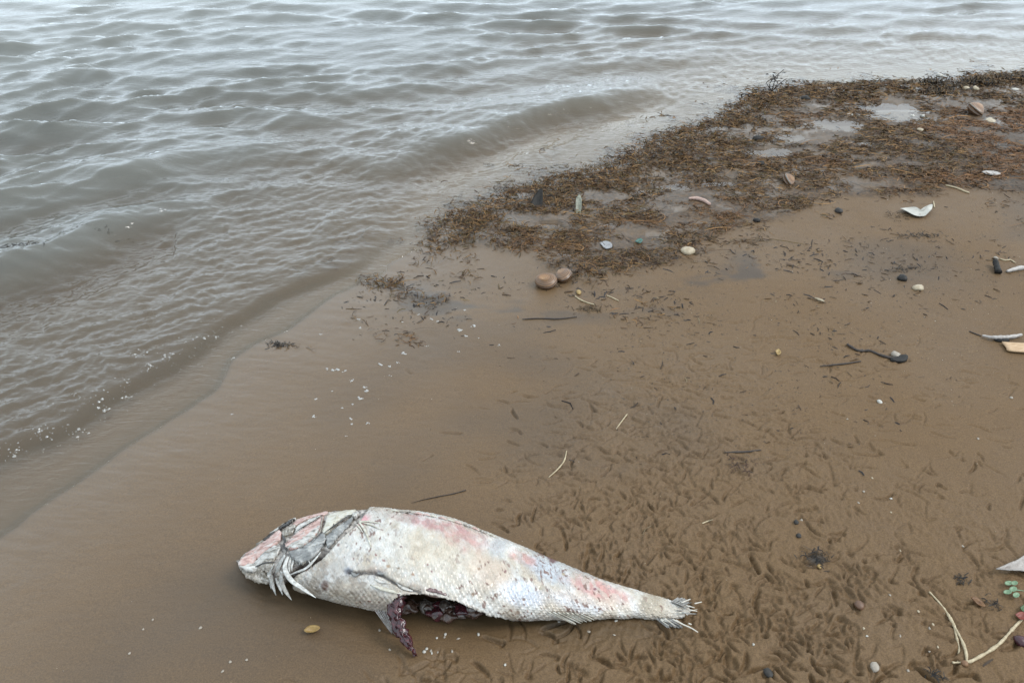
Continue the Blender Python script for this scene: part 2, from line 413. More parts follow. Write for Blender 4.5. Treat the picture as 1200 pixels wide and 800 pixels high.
ground = np_mesh('sand_beach', np.c_[gX, gY, gZ], grid_faces(len(ys), len(us)), m_sand,
                 attrs=dict(wet=wet, weed=weedc, silt=silt, stain_shade=stain_shade, coarse=coarse, litter=litter))
tag(ground, kind='structure')

# ------------------------------------------------------------------ lake water
RIDGES = [  # crest line, height, front width, back width
    ([(-260, 400), (-120, 365), (0, 322), (60, 302), (120, 275), (170, 256), (215, 246), (260, 248)], .066, .125, .26),
    ([(-200, 300), (-60, 262), (40, 238), (110, 222), (180, 205), (235, 194), (285, 190), (330, 195)], .062, .13, .30),
    ([(420, 212), (450, 200), (490, 187), (540, 170), (580, 153), (620, 139), (660, 130), (700, 124), (740, 112), (780, 108)], .062, .105, .30),
    ([(370, 296), (378, 280), (392, 262), (405, 252)], .010, .04, .05),
    ([(150, 178), (230, 160), (320, 148), (400, 150)], .020, .09, .2), ([(210, 120), (290, 112), (390, 104), (500, 108)], .018, .09, .2),
    ([(-50, 118), (40, 104), (90, 95), (130, 92)], .03, .07, .2), ([(560, 98), (640, 84), (760, 74), (860, 66)], .02, .12, .25)]
RIDGES = [(smooth_line(polyline(a), 3), h, f, b) for a, h, f, b in RIDGES]
def water_z(x, y):
    d = -shore(x, y) + .16 * (fbm(x * 7, y * 7, 3, 50) - .5) * sstep(-.7, -.3, x); xx, yy = x.copy(), y.copy()
    lip, _ = poly_dist(x, y, LIP); lip = -lip + .06 * (fbm(x * 5, y * 5, 3, 1) - .5)
    env = sstep(.25, 1.5, d)
    z = np.zeros_like(x); dx = np.zeros_like(x); dy = np.zeros_like(x)
    rs = np.random.default_rng(5)
    wx = x + .30 * (fbm(x * .9, y * .9, 2, 51) - .5); wy = y + .30 * (fbm(x * .9, y * .9, 2, 52) - .5)
    gust = .30 + 1.45 * sstep(.2, .85, fbm(x * .8, y * 1.1, 3, 53))
    for i in range(64):
        lam = .06 * (.48 / .06) ** rs.random(); th = R(-90 + 13) + rs.normal() * R(22)
        k = 2 * math.pi / lam; a = lam * .0066 * (.5 + rs.random()); ph = rs.random() * 6.28
        c, s_ = math.cos(th), math.sin(th); q = k * (wx * c + wy * s_) + ph
        e = env if lam > .2 else np.maximum(env, .10 * sstep(.05, .5, d))
        # short waves die out with distance where the mesh cannot carry them
        e = e * (1 - sstep(lam * 45, lam * 90, y)) * gust
        z += a * e * np.sin(q); dx += a * e * c * np.cos(q) * .8; dy += a * e * s_ * np.cos(q) * .8
    for P, h, f, b in RIDGES:
        s_, par = poly_dist(x, y, P)
        s_ = s_ + .025 * (fbm(x * 7, y * 7, 2, 61) - .5)
        fade = np.clip(np.sin(np.clip(par, 0, 1) * math.pi), 0, 1) ** .6 * (.7 + .6 * (vn(x * 5, y * 5, 62)))
        prof = np.where(s_ > 0, np.exp(-(s_ / f) ** 2), np.exp(-(s_ / b) ** 2))
        trough = -.35 * np.exp(-((s_ - 2.1 * f) / (1.3 * f)) ** 2)
        z += h * fade * (prof + trough * sstep(.02, .4, d))
    # chop of the thin swash: small wrinkles running along the front
    sw = sstep(.0, .10, lip) * (1 - .75 * sstep(.8, 2.2, d))
    ca, sa = math.cos(R(33)), math.sin(R(33)); a1 = x * ca + y * sa; a2 = -x * sa + y * ca
    rp = fbm(a1 * 13 + 2.4 * vn(x * 6, y * 6, 70), a2 * 30 + 2.0 * vn(x * 5, y * 5, 71), 3, 72) - .5
    rp2 = 1 - 2 * np.abs(fbm(a1 * 9 + vn(x * 8, y * 8, 75), a2 * 22 + vn(x * 8, y * 8, 76) * 2, 2, 74) - .5)
    chop = fbm(x * 38 + 3 * vn(x * 9, y * 9, 78), y * 44 + 3 * vn(x * 9, y * 9, 79), 3, 73) - .5
    z += .0022 * sstep(.02, .08, d) * rp + .0105 * chop * sstep(.02, .12, lip) * (1 - sstep(.7, 1.3, d)) + sw * (.0090 * rp + .0055 * (rp2 - .7)) * (1 - .4 * sstep(4, 7, y))
    film = np.clip(d, 0, 9)
    edge = .0065 * (1 - np.exp(-film / .024)) + .0008 * (fbm(x * 40, y * 40, 2, 77) - .5) * sstep(0, .03, d)
    second = .022 * sstep(-.006, .055, lip) * (1 - .7 * sstep(.05, .45, lip)) + .004 * sstep(0, .3, lip)
    z = z + edge + second * (1 - sstep(-.75, -.45, x - .12 * (y - 2.3)))
    z = np.where(d < 0, -.02 * sstep(0, .012, -d) , z)
    return xx + dx, yy + dy, z, d
wys = np.array(rows(1.15, 11.5, 1.55) + [12, 12.6, 13.4, 14.5, 16, 18, 22, 30, 45, 80, 160, 350, 800])
wus = np.r_[-tail[::-1], np.linspace(-1.16, 1.16, 660), tail]
wX0, wY0 = fan(wys, wus, wfun)
wX, wY, wZ, wD = water_z(wX0, wY0)
wdepth = np.clip(wZ - ground_z(wX, wY), 0, 3)
F = grid_faces(len(wys), len(wus)); keep = (wD[F] > -.06).any(1)
m_wat, nt, out = mat_new('lake_water')
gl = N(nt, 'ShaderNodeBsdfGlossy', Roughness=.025, Color=(.98, .99, 1, 1)); tr = N(nt, 'ShaderNodeBsdfTransparent', Color=(.91, .87, .80, 1)); df = N(nt, 'ShaderNodeBsdfDiffuse')
co = objco(nt, (9, 26, 20)); rot = nt.nodes.new('ShaderNodeMapping'); rot.inputs['Rotation'].default_value = (0, 0, R(14)); nt.links.new(co, rot.inputs[0])
b1 = noise(nt, 2.2, 2, .5, rot.outputs[0], .6)
bn = bump(nt, b1, .40, .006)
murk = ramp(nt, noise(nt, 1.2, 3, .5, objco(nt)), [(.3, (.094, .093, .081)), (.7, (.116, .117, .105))])
nt.links.new(mixc(nt, mth(nt, 'MULTIPLY', attr(nt, 'depth'), 9.0, True), (.098, .076, .050), murk), df.inputs[0])
op = mth(nt, 'SUBTRACT', 1.0, mth(nt, 'POWER', 2.718, mth(nt, 'MULTIPLY', attr(nt, 'depth'), -8.0)))
# peaty water: the deeper it stands the browner the bed shows through
nt.links.new(mixc(nt, mth(nt, 'SUBTRACT', 1.0, mth(nt, 'POWER', 2.718, mth(nt, 'MULTIPLY', attr(nt, 'depth'), -26.0))), (.90, .86, .79), (.60, .49, .33)), tr.inputs[0])
body = N(nt, 'ShaderNodeMixShader'); nt.links.new(op, body.inputs[0]); nt.links.new(tr.outputs[0], body.inputs[1]); nt.links.new(df.outputs[0], body.inputs[2])
fr = N(nt, 'ShaderNodeFresnel', IOR=1.36); nt.links.new(bn, fr.inputs['Normal']); nt.links.new(bn, gl.inputs['Normal'])
ms = N(nt, 'ShaderNodeMixShader'); geo = N(nt, 'ShaderNodeNewGeometry'); nt.links.new(mth(nt, 'MULTIPLY', fr.outputs[0], mth(nt, 'SUBTRACT', 1.0, geo.outputs['Backfacing'])), ms.inputs[0]); nt.links.new(body.outputs[0], ms.inputs[1]); nt.links.new(gl.outputs[0], ms.inputs[2])
nt.links.new(ms.outputs[0], out.inputs[0])
water = np_mesh('lake_water', np.c_[wX, wY, wZ], F[keep], m_wat, attrs=dict(depth=wdepth)); tag(water, kind='structure')

# puddle sheets
m_pud, nt, out = mat_new('puddle_water')
gl = N(nt, 'ShaderNodeBsdfGlossy', Roughness=.05); tr = N(nt, 'ShaderNodeBsdfTransparent', Color=(.8, .74, .66, 1)); fr = N(nt, 'ShaderNodeFresnel', IOR=1.45)
bn = bump(nt, noise(nt, 30, 2, .5, objco(nt)), .1, .004); nt.links.new(bn, fr.inputs['Normal']); nt.links.new(bn, gl.inputs['Normal'])
ms = N(nt, 'ShaderNodeMixShader'); geo = N(nt, 'ShaderNodeNewGeometry'); nt.links.new(mth(nt, 'MULTIPLY', fr.outputs[0], mth(nt, 'SUBTRACT', 1.0, geo.outputs['Backfacing'])), ms.inputs[0]); nt.links.new(tr.outputs[0], ms.inputs[1]); nt.links.new(gl.outputs[0], ms.inputs[2]); nt.links.new(ms.outputs[0], out.inputs[0])
for k, (cx, cy, rx, ry, z0) in enumerate(PUDS):
    th = np.linspace(0, 2 * math.pi, 36, endpoint=False)
    rr = np.r_[0, .5, 1.0, 1.45]; vs = [(cx, cy, z0 - .001 + k * .0001)]
    for r_ in rr[1:]:
        for t in th: vs.append((cx + rx * r_ * math.cos(t), cy + ry * r_ * math.sin(t), z0 - .001 + k * .0001))
    bm = bmesh.new(); vv = [bm.verts.new(v) for v in vs]; n = 36
    for i in range(n): bm.faces.new((vv[0], vv[1 + i], vv[1 + (i + 1) % n]))
    for r_ in range(2):
        for i in range(n): bm.faces.new((vv[1 + r_ * n + i], vv[1 + (r_ + 1) * n + i], vv[1 + (r_ + 1) * n + (i + 1) % n], vv[1 + r_ * n + (i + 1) % n]))
    me = bpy.data.meshes.new('puddle'); bm.to_mesh(me); bm.free(); me.materials.append(m_pud)
    tag(link(bpy.data.objects.new('puddle', me)), kind='structure')

# quick look-ups on the finished sheets
def look(G, ys_, us_, x, y):
    j = int(np.clip(np.searchsorted(ys_, y) - 1, 0, len(ys_) - 2)); b = (y - ys_[j]) / (ys_[j + 1] - ys_[j]); v = []
    for jj in (j, j + 1):
        u = x / float(wfun(ys_[jj])); i = int(np.clip(np.searchsorted(us_, u) - 1, 0, len(us_) - 2)); a = (u - us_[i]) / (us_[i + 1] - us_[i])
        v.append(G[jj, i] * (1 - a) + G[jj, i + 1] * a)
    return float(v[0] * (1 - b) + v[1] * b)
GZ2, GD2 = gZ.reshape(len(ys), -1), gD.reshape(len(ys), -1)
WZ2 = wZ.reshape(len(wys), -1)
def gz(x, y): return look(GZ2, ys, us, x, y)
def gd(x, y): return look(GD2, ys, us, x, y)
def wz(x, y): return look(WZ2, wys, wus, x, y)

# ------------------------------------------------------------------ the dead fish
# outline of the carcass along its length: row of the back and row of the belly at each station
ST = [(277, 655.5, 660), (282, 649, 667), (290, 642, 673), (300, 634, 678), (312, 625, 682), (325, 615, 685), (338, 607.5, 687), (352, 603.5, 690), (370, 600, 695), (390, 597, 701), (412, 596, 706), (436, 596.5, 711),
      (462, 598, 715.5), (490, 601, 719.5), (515, 605.5, 722), (540, 612.5, 724), (565, 622, 725), (590, 632, 725.5), (615, 642, 725.5), (640, 652.5, 725), (665, 663, 724.5), (690, 673, 724), (715, 681.5, 723.5), (740, 690, 723),
      (758, 695.5, 723.5), (772, 699, 725), (786, 703, 724), (800, 707, 722), (808, 712, 718)]
RB = [.62, .62, .60, .58, .56, .55, .54, .54, .54, .55, .56, .56, .56, .56, .55, .54, .53, .52, .51, .50, .50, .50, .50, .50, .50, .48, .45, .42, .40]
def line_d(y, z, t):  # signed distance of (y,z) above the sight line of row t
    b = (400 - t) / FPX; dy, dz = CP + b * SP, -SP + b * CP; n = math.hypot(dy, dz); dy /= n; dz /= n
    return -(y * dz - (z - CAM_H) * dy), dy, dz
stn = []
BX = np.linspace(-.75, .60, 40); BZ = np.mean([ground_z(BX, np.full(40, y_)) for y_ in (1.06, 1.10, 1.14, 1.18)], 0); BZ = np.convolve(np.pad(BZ, 6, 'edge'), np.ones(13) / 13, 'valid')
def bedx(x): return float(np.interp(x, BX, BZ))
def bedp(px): return bedx((px - 600) / FPX * 1.83)
BED = bedx(-.1)
for (px, t, b), r in zip(ST, RB):
    yc, a = 1.2, .1
    g0 = None
    for _ in range(60):
        zb = r * a
        X = None
        z0 = bedp(px) - .002        # bed height in the hollow, body sunk a little
        zc = z0 + zb
        d1, dy1, dz1 = line_d(yc, zc, t); d2, dy2, dz2 = line_d(yc, zc, b)
        e1 = math.hypot(a * dz1, zb * dy1); e2 = math.hypot(a * dz2, zb * dy2)
        # wanted: d1 = -e1 (below the upper line), d2 = +e2
        err_c = (d1 + d2) - (e2 - e1); err_a = (d2 - d1) - (e1 + e2)
        yc -= .5 * err_c / .78; a += .25 * err_a / .7; a = max(a, .004)
    depth = yc * CP - (zc - CAM_H) * SP
    stn.append(((px - 600) / FPX * depth, yc, a, zb, zc))
stn = np.array(stn)
sx = stn[:, 0]
def pch(xq, xp, fp):  # smooth monotone-ish interpolation
    m = np.gradient(fp, xp); i = np.clip(np.searchsorted(xp, xq) - 1, 0, len(xp) - 2); h = xp[i + 1] - xp[i]; t = np.clip((xq - xp[i]) / h, 0, 1)
    return (2 * t ** 3 - 3 * t ** 2 + 1) * fp[i] + (t ** 3 - 2 * t ** 2 + t) * h * m[i] + (-2 * t ** 3 + 3 * t ** 2) * fp[i + 1] + (t ** 3 - t ** 2) * h * m[i + 1]
def body_at(x):
    return tuple(pch(x, sx, stn[:, k]) for k in (1, 2, 3, 4))
def body_top(x, y):
    """height of the upper flank, or -1 off the body"""
    x = np.atleast_1d(np.asarray(x, float)); y = np.atleast_1d(np.asarray(y, float))
    yc, a, b, zc = body_at(x); q = 1 - np.abs((y - yc) / a) ** 2.15
    return np.where((q > 0) & (x > sx[0]) & (x < sx[-1]), zc + b * np.clip(q, 0, 1) ** .5, -1)
def hit(px, py, fish=True):
    """the point where the sight line meets the carcass or the sand"""
    d = ray(px, py); t = np.linspace(.9, 1.6, 500) / -d[2] if fish else np.linspace(1.2, 1.62, 300) / -d[2]
    X, Y, Z = d[0] * t, d[1] * t, CAM_H + d[2] * t
    g = np.maximum(np.interp(X, BX, BZ) + .002, body_top(X, Y)) if fish else ground_z(X, Y)
    k = int(np.argmax(Z < g))
    if Z[k] >= g[k]: k = len(t) - 1
    return np.array([X[k], Y[k], float(g[k])])
HEADB = [(440, 586), (428, 600), (419, 613), (398, 632), (380, 650), (362, 664), (343, 677), (343, 700)]      # edge of the scaled body behind the gills
HOLE = [(463, 703), (474, 698), (490, 697.5), (505, 699), (520, 702), (535, 706), (549, 712), (560, 716), (572, 721), (600, 728), (590, 736), (470, 735), (462, 715)]
NS, NP = 640, 216
xs = sx[0] + (sx[-1] - sx[0]) * (np.linspace(0, 1, NS))
ph = np.linspace(0, 2 * math.pi, NP, endpoint=False)
ph = ph - .28 * np.sin(2 * (ph)) * 0        # even spacing
yc, a, b, zc = body_at(xs)
cx, cz = np.cos(ph), np.sin(ph)
ex = 2 / 2.15
Yb = yc[:, None] + a[:, None] * np.sign(cx) * np.abs(cx) ** ex
Zb = zc[:, None] + b[:, None] * np.sign(cz) * np.abs(cz) ** ex
Xb = np.repeat(xs[:, None], NP, 1)
P3 = np.stack([Xb, Yb, Zb], -1)
du = np.gradient(P3, axis=0); dv = np.roll(P3, -1, 1) - np.roll(P3, 1, 1)
nr = np.cross(du, dv); nr /= np.linalg.norm(nr, axis=-1, keepdims=True) + 1e-12
if nr[NS // 2, NP // 4, 2] < 0: nr = -nr
bu, bv = project(Xb, Yb, Zb)                      # where each point of the hide shows, used to place its marks
hb = smooth_line(HEADB, 4)
hd, _ = poly_dist(bu, bv, hb); hd = -hd            # + on the right of the down-going edge = head side
onhead = sstep(-1.5, 1.5, hd) * (bu < 442)
hole = sstep(-1.6, 1.2, sd_poly(bu, bv, np.array(HOLE, float)) + 3.4 * (fbm(bu * .25, bv * .25, 3, 91) - .5)) * (bv > 690)
arc = ph[None, :] * (a[:, None] + b[:, None]) * .5
SCL = .0112
su = Xb / SCL; sv = arc / (SCL * .82)
j = np.floor(sv); fv = sv - j
wob = .35 * (fbm(Xb * 120, arc * 120, 2, 92) - .5)
fu = (su + .5 * (j % 2) - .42 * (1 - (2 * fv - 1) ** 2) + wob); fu = fu - np.floor(fu)
scale_h = np.where(fu < .86, fu / .86, (1 - fu) / .14)
keepsc = sstep(.30, .55, fbm(Xb * 16 + 3, arc * 16, 3, 93)) * .5 + .5
lumps = fbm(Xb * 34, arc * 34, 4, 94) - .5
fine_ = fbm(Xb * 210, arc * 210, 3, 95) - .5
disp = (1 - onhead) * (.0028 * scale_h * keepsc + .0048 * lumps + .0012 * fine_) + onhead * (-.0045 + .006 * lumps + .004 * fine_)
gap = np.exp(-((hd - 4) / 4.0) ** 2) * sstep(640, 655, bv) * (bu < 400)      # open gill slit
disp = disp - .016 * gap
# belly tear running forward from the hole
tear = smooth_line([(404, 669), (418, 672), (432, 671), (447, 674), (462, 683), (478, 690), (492, 694)], 4)
td, _ = poly_dist(bu, bv, tear); td = td + 2.4 * (fbm(bu * .2, bv * .2, 3, 96) - .5)
tears = np.exp(-(td / 1.5) ** 2) * sstep(402, 408, bu) * (1 - sstep(494, 500, bu))
flap = np.exp(-((td - 5) / 4.5) ** 2) * sstep(402, 412, bu) * (1 - sstep(500, 510, bu))
disp = disp - .008 * tears + .006 * flap * (fbm(Xb * 90, arc * 90, 3, 97))
rim = np.exp(-((sd_poly(bu, bv, np.array(HOLE, float)) + 2.5) / 2.0) ** 2) * (bv > 690) * (bu > 455) * (bu < 575)
disp = disp + .004 * rim * fbm(Xb * 120, arc * 120, 2, 98)
Pd = P3 + nr * disp[..., None]
# the hole goes in towards the spine
ctr = np.stack([Xb, np.repeat((yc + .25 * a)[:, None], NP, 1), np.repeat((zc - .1 * b)[:, None], NP, 1)], -1)
Pd = Pd + (ctr - Pd) * (hole * .62)[..., None]
# --- colours of the hide
def blob(u0, v0, ru, rv, rot=0.0, seed=0, soft=.5):
    c_, s_ = math.cos(R(rot)), math.sin(R(rot)); du_ = bu - u0; dv_ = bv - v0
    r_ = np.hypot((du_ * c_ + dv_ * s_) / ru, (-du_ * s_ + dv_ * c_) / rv)
    return sstep(1.0 + soft, 1.0 - soft, r_ + .9 * (fbm(bu * .09 + seed, bv * .09, 4, 100 + seed) - .5))
C = np.ones(bu.shape + (3,)) * np.array([.455, .42, .365])
def lay(mask, c, k=1.0):
    global C
    mk = np.clip(mask * k, 0, 1)[..., None]; C = C * (1 - mk) + np.array(c) * mk
blot = fbm(Xb * 30, arc * 30, 4, 111)
lay(sstep(.45, .7, blot), (.52, .51, .485)); lay(sstep(.5, .28, blot), (.37, .31, .24), .8)
b2 = fbm(Xb * 75, arc * 75, 4, 122); lay(sstep(.5, .3, b2), (.34, .30, .245), .42); lay(sstep(.55, .72, b2), (.56, .55, .53), .5)
lay(blob(510, 655, 60, 26, 18, 1), (.47, .41, .32), .6); lay(blob(575, 672, 26, 16, 24, 2), (.45, .35, .27), .65)
lay(blob(640, 668, 26, 11, 26, 3), (.37, .40, .44), .85); lay(blob(612, 697, 24, 13, 15, 4), (.47, .50, .56), .85); lay(blob(672, 705, 32, 10, 12, 5), (.50, .50, .52), .8)
lay(blob(650, 655, 50, 6, 25, 6), (.33, .33, .32), .8); lay(blob(585, 640, 9, 12, 20, 7), (.34, .34, .34), .8)
lay(sstep(.52, .66, fbm(Xb * 11 + 2, arc * 15, 4, 125)), (.36, .31, .25), .45)       # stained, peeling areas
mot = .35 + .65 * sstep(.36, .58, fbm(Xb * 70, arc * 70, 3, 121))
lay(blob(508, 614, 52, 6.5, 14, 8) * mot, (.33, .155, .145), .8); lay(blob(538, 634, 26, 9, 24, 9) * mot, (.38, .19, .165), .7); lay(blob(612, 654, 18, 6, 28, 10) * mot, (.42, .22, .19), .8)
lay(blob(548, 627, 30, 7, 22, 22) * mot, (.36, .19, .17), .6); lay(blob(480, 608, 30, 4, 8, 23) * mot, (.34, .2, .185), .6)
lay(blob(700, 690, 36, 10, 20, 11) * mot, (.44, .205, .185), .85); lay(blob(690, 703, 42, 6, 12, 12), (.47, .38, .31), .6)
lay(blob(765, 708, 16, 16, 0, 13), (.33, .275, .20), .85); lay(blob(425, 609, 12, 5, -25, 14), (.47, .20, .22), .9)
lay(blob(455, 604, 30, 5, 5, 15), (.38, .35, .31), .7); lay(blob(395, 668, 30, 14, -40, 16), (.40, .405, .41), .45); lay(blob(400, 680, 50, 26, 20, 25) * sstep(.5, .64, fbm(Xb * 55, arc * 55, 4, 124)), (.23, .19, .15), .75); lay(blob(420, 697, 34, 10, 14, 17), (.30, .255, .20), .7)
lay(blob(408, 669, 5, 4, 0, 18), (.22, .23, .26), .9); lay(blob(443, 671, 8, 4, 0, 19), (.16, .16, .18), .9); lay(blob(381, 685, 4, 6, 0, 20), (.10, .055, .04), .95)
lay(blob(400, 694, 60, 7, 14, 24) * sstep(.42, .6, fbm(Xb * 60, arc * 60, 3, 123)), (.20, .165, .13), .8)
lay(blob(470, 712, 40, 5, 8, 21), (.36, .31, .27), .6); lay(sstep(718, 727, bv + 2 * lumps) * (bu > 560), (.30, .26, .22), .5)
# dirt between scales, specks of blood and sand
edge_l = sstep(.80, .98, scale_h) * (.25 + .75 * sstep(.40, .62, fbm(Xb * 22, arc * 22, 3, 112)))
cell = _h(np.floor(su + .5 * (j % 2) - .42 * (1 - (2 * fv - 1) ** 2) + wob), j, 77)
C = C * (.86 + .26 * cell * (1 - onhead) + .13 * onhead)[..., None]
lay(edge_l * (1 - onhead), (.15, .115, .085), .55)
spk = sstep(.715, .755, fbm(Xb * 120, arc * 120, 2, 113)) * sstep(.42, .6, fbm(Xb * 13, arc * 13, 2, 114)); lay(spk, (.13, .06, .04), .9)
cr = 1 - np.abs(fbm(Xb * 45, arc * 70, 3, 115) - .5) * 2; lay(sstep(.955, .985, cr) * sstep(.5, .62, fbm(Xb * 14 + 5, arc * 14, 2, 116)), (.16, .14, .14), .7)
for u0, v0, r0, c0 in [(455, 663, 2.5, (.30, .20, .12)), (467, 665.5, 2, (.12, .07, .03)), (450, 656.5, 1.8, (.17, .04, .03)), (484, 673, 2, (.28, .15, .08)), (470, 641, 1.6, (.1, .03, .03)), (554, 696, 2.8, (.17, .10, .05)), (581, 697, 3.2, (.10, .045, .02)),
        (592, 669.5, 1.8, (.13, .04, .04)), (561, 666, 1.8, (.22, .13, .07)), (607, 717, 2.5, (.15, .09, .05)), (614, 702, 2.4, (.12, .06, .03)), (697, 690, 1.9, (.13, .03, .04)), (678, 690, 1.4, (.2, .07, .06)), (698, 679, 2, (.3, .2, .14)), (506, 669, 1.4, (.14, .03, .04)),
        (633, 689, 2.2, (.3, .27, .2)), (586, 696, 1.5, (.1, .04, .02)), (501, 662, 1.2, (.17, .03, .04)), (441, 650, 1.3, (.17, .04, .04)), (414, 655, 1.3, (.14, .05, .04)), (648, 656, 5, (.09, .028, .022)), (643, 653, 3, (.1, .035, .03)), (660, 673, 2, (.3, .24, .15))]:
    lay(sstep(1.25, .6, np.hypot((bu - u0) / r0, (bv - v0) / r0 * 1.15) + .5 * (fbm(bu * .5, bv * .5, 2, 117) - .5)), c0, .92)
lay(tears, (.035, .028, .03), .95); lay(flap * sstep(.45, .6, blot), (.30, .22, .16), .6)
# head base under the bony plates
lay(onhead, (.25, .225, .20)); lay(onhead * sstep(.45, .62, fbm(bu * .16, bv * .3, 4, 118)), (.42, .38, .34)); lay(onhead * sstep(.52, .36, fbm(bu * .2, bv * .35, 3, 119)), (.06, .045, .038), .85)
lay(gap * onhead, (.035, .02, .014), 1.2); lay(onhead * sstep(672, 682, bv) * (bu < 350), (.06, .05, .04), .7)
lay(hole, (.050, .018, .013)); lay(hole * sstep(.5, .66, fbm(Xb * 80, arc * 80, 3, 120)), (.115, .045, .028), .8); lay(rim, (.42, .37, .31), .6)
m_hide, nt, out = mat_new('fish_hide'); p = principled(nt, out); co = objco(nt)
cc = attr(nt, 'hide', True)
nn = noise(nt, 260, 4, .6, co)
cc = mixc(nt, .35, cc, mixc(nt, 1.0, cc, ramp(nt, nn, [(.3, (.62, .58, .55)), (.68, (1.2, 1.19, 1.17))]), 'MULTIPLY'))
nt.links.new(cc, p.inputs['Base Color'])
nt.links.new(ramp(nt, noise(nt, 50, 3, .5, co), [(.3, (.20,) * 3), (.7, (.50,) * 3)]), p.inputs['Roughness'])
p.inputs['Coat Weight'].default_value = .22; p.inputs['Coat Roughness'].default_value = .18; p.inputs['Subsurface Weight'].default_value = .06; p.inputs['Subsurface Radius'].default_value = (.006, .003, .002); p.inputs['Subsurface Scale'].default_value = .5
nt.links.new(bump(nt, nn, .22, .0010), p.inputs['Normal'])
fi = np.arange(NS - 1)[:, None] * NP; fj = np.arange(NP)[None, :]; fj2 = (np.arange(NP) + 1)[None, :] % NP
FQ = np.stack([fi + fj, fi + NP + fj, fi + NP + fj2, fi + fj2], -1).reshape(-1, 4)
root = np.array([-.05, 1.17, BED])
fish = empty('dead_fish', root, 'decaying white scaly fish carcass with torn belly lying on wet sand', 'fish')
def part(name, V, F, mat, parent=None, **kw):
    return np_mesh(name, np.asarray(V) - root, F, mat, parent or fish, **kw)
fbody = part('body', Pd.reshape(-1, 3), FQ, m_hide, cols=dict(hide=C.reshape(-1, 3) * .80))

def tissue(name, c1, c2, c3=None, rough=.35, scale=90, stretch=None, sss=.05, spec=.5):
    m, n, o = mat_new(name); p = principled(n, o); v = objco(n, stretch)
    f = noise(n, scale, 5, .62, v, .4)
    c1, c2, c3 = [None if c_ is None else tuple(v_ * .76 for v_ in c_) for c_ in (c1, c2, c3)]
    st = [(.32, c1), (.66, c2)] if c3 is None else [(.30, c1), (.50, c2), (.68, c3)]
    n.links.new(ramp(n, f, st), p.inputs['Base Color']); p.inputs['Roughness'].default_value = rough; p.inputs['Specular IOR Level'].default_value = spec
    p.inputs['Subsurface Weight'].default_value = sss; p.inputs['Subsurface Radius'].default_value = (.005, .002, .001); p.inputs['Subsurface Scale'].default_value = .4
    n.links.new(bump(n, noise(n, scale * 2.5, 4, .6, v), .35, .0012), p.inputs['Normal'])
    return m
m_pink = tissue('pink_bone', (.22, .12, .10), (.46, .30, .26), (.52, .47, .43), .3, 60, (1, 2.2, 1))
m_bone = tissue('white_bone', (.14, .12, .10), (.44, .42, .385), (.56, .55, .52), .32, 75, (1, 2.2, 1))
m_grey = tissue('grey_gill_cover', (.085, .084, .080), (.19, .188, .18), (.40, .39, .365), .18, 50, (1, 1.8, 1))
m_cream = tissue('cream_bone', (.27, .235, .175), (.47, .44, .36), (.54, .53, .49), .35, 60, (1, 2, 1))
m_black = tissue('dark_socket', (.010, .009, .008), (.035, .03, .026), None, .25, 120)
m_jaw = tissue('jaw_bone', (.035, .028, .022), (.22, .19, .15), (.48, .45, .41), .35, 150)
m_gill = tissue('gill_ray', (.20, .19, .175), (.44, .43, .40), (.60, .59, .56), .25, 110, (1, 1, 1))
m_gut = tissue('dark_entrails', (.012, .004, .006), (.040, .010, .013), (.11, .026, .030), .18, 120)
m_fin = tissue('pelvic_fin', (.045, .022, .024), (.13, .075, .072), (.25, .18, .165), .4, 130, (2, 1, 1))
m_web = tissue('fin_web', (.10, .092, .08), (.22, .21, .195), (.36, .35, .32), .45, 160)
m_ray = tissue('fin_ray', (.36, .32, .26), (.52, .49, .43), None, .4, 120)
m_flesh = tissue('brown_tissue', (.016, .008, .006), (.052, .025, .016), (.13, .09, .07), .25, 130)
m_clear = tissue('clear_tissue', (.030, .020, .016), (.085, .066, .055), (.18, .16, .145), .10, 160)

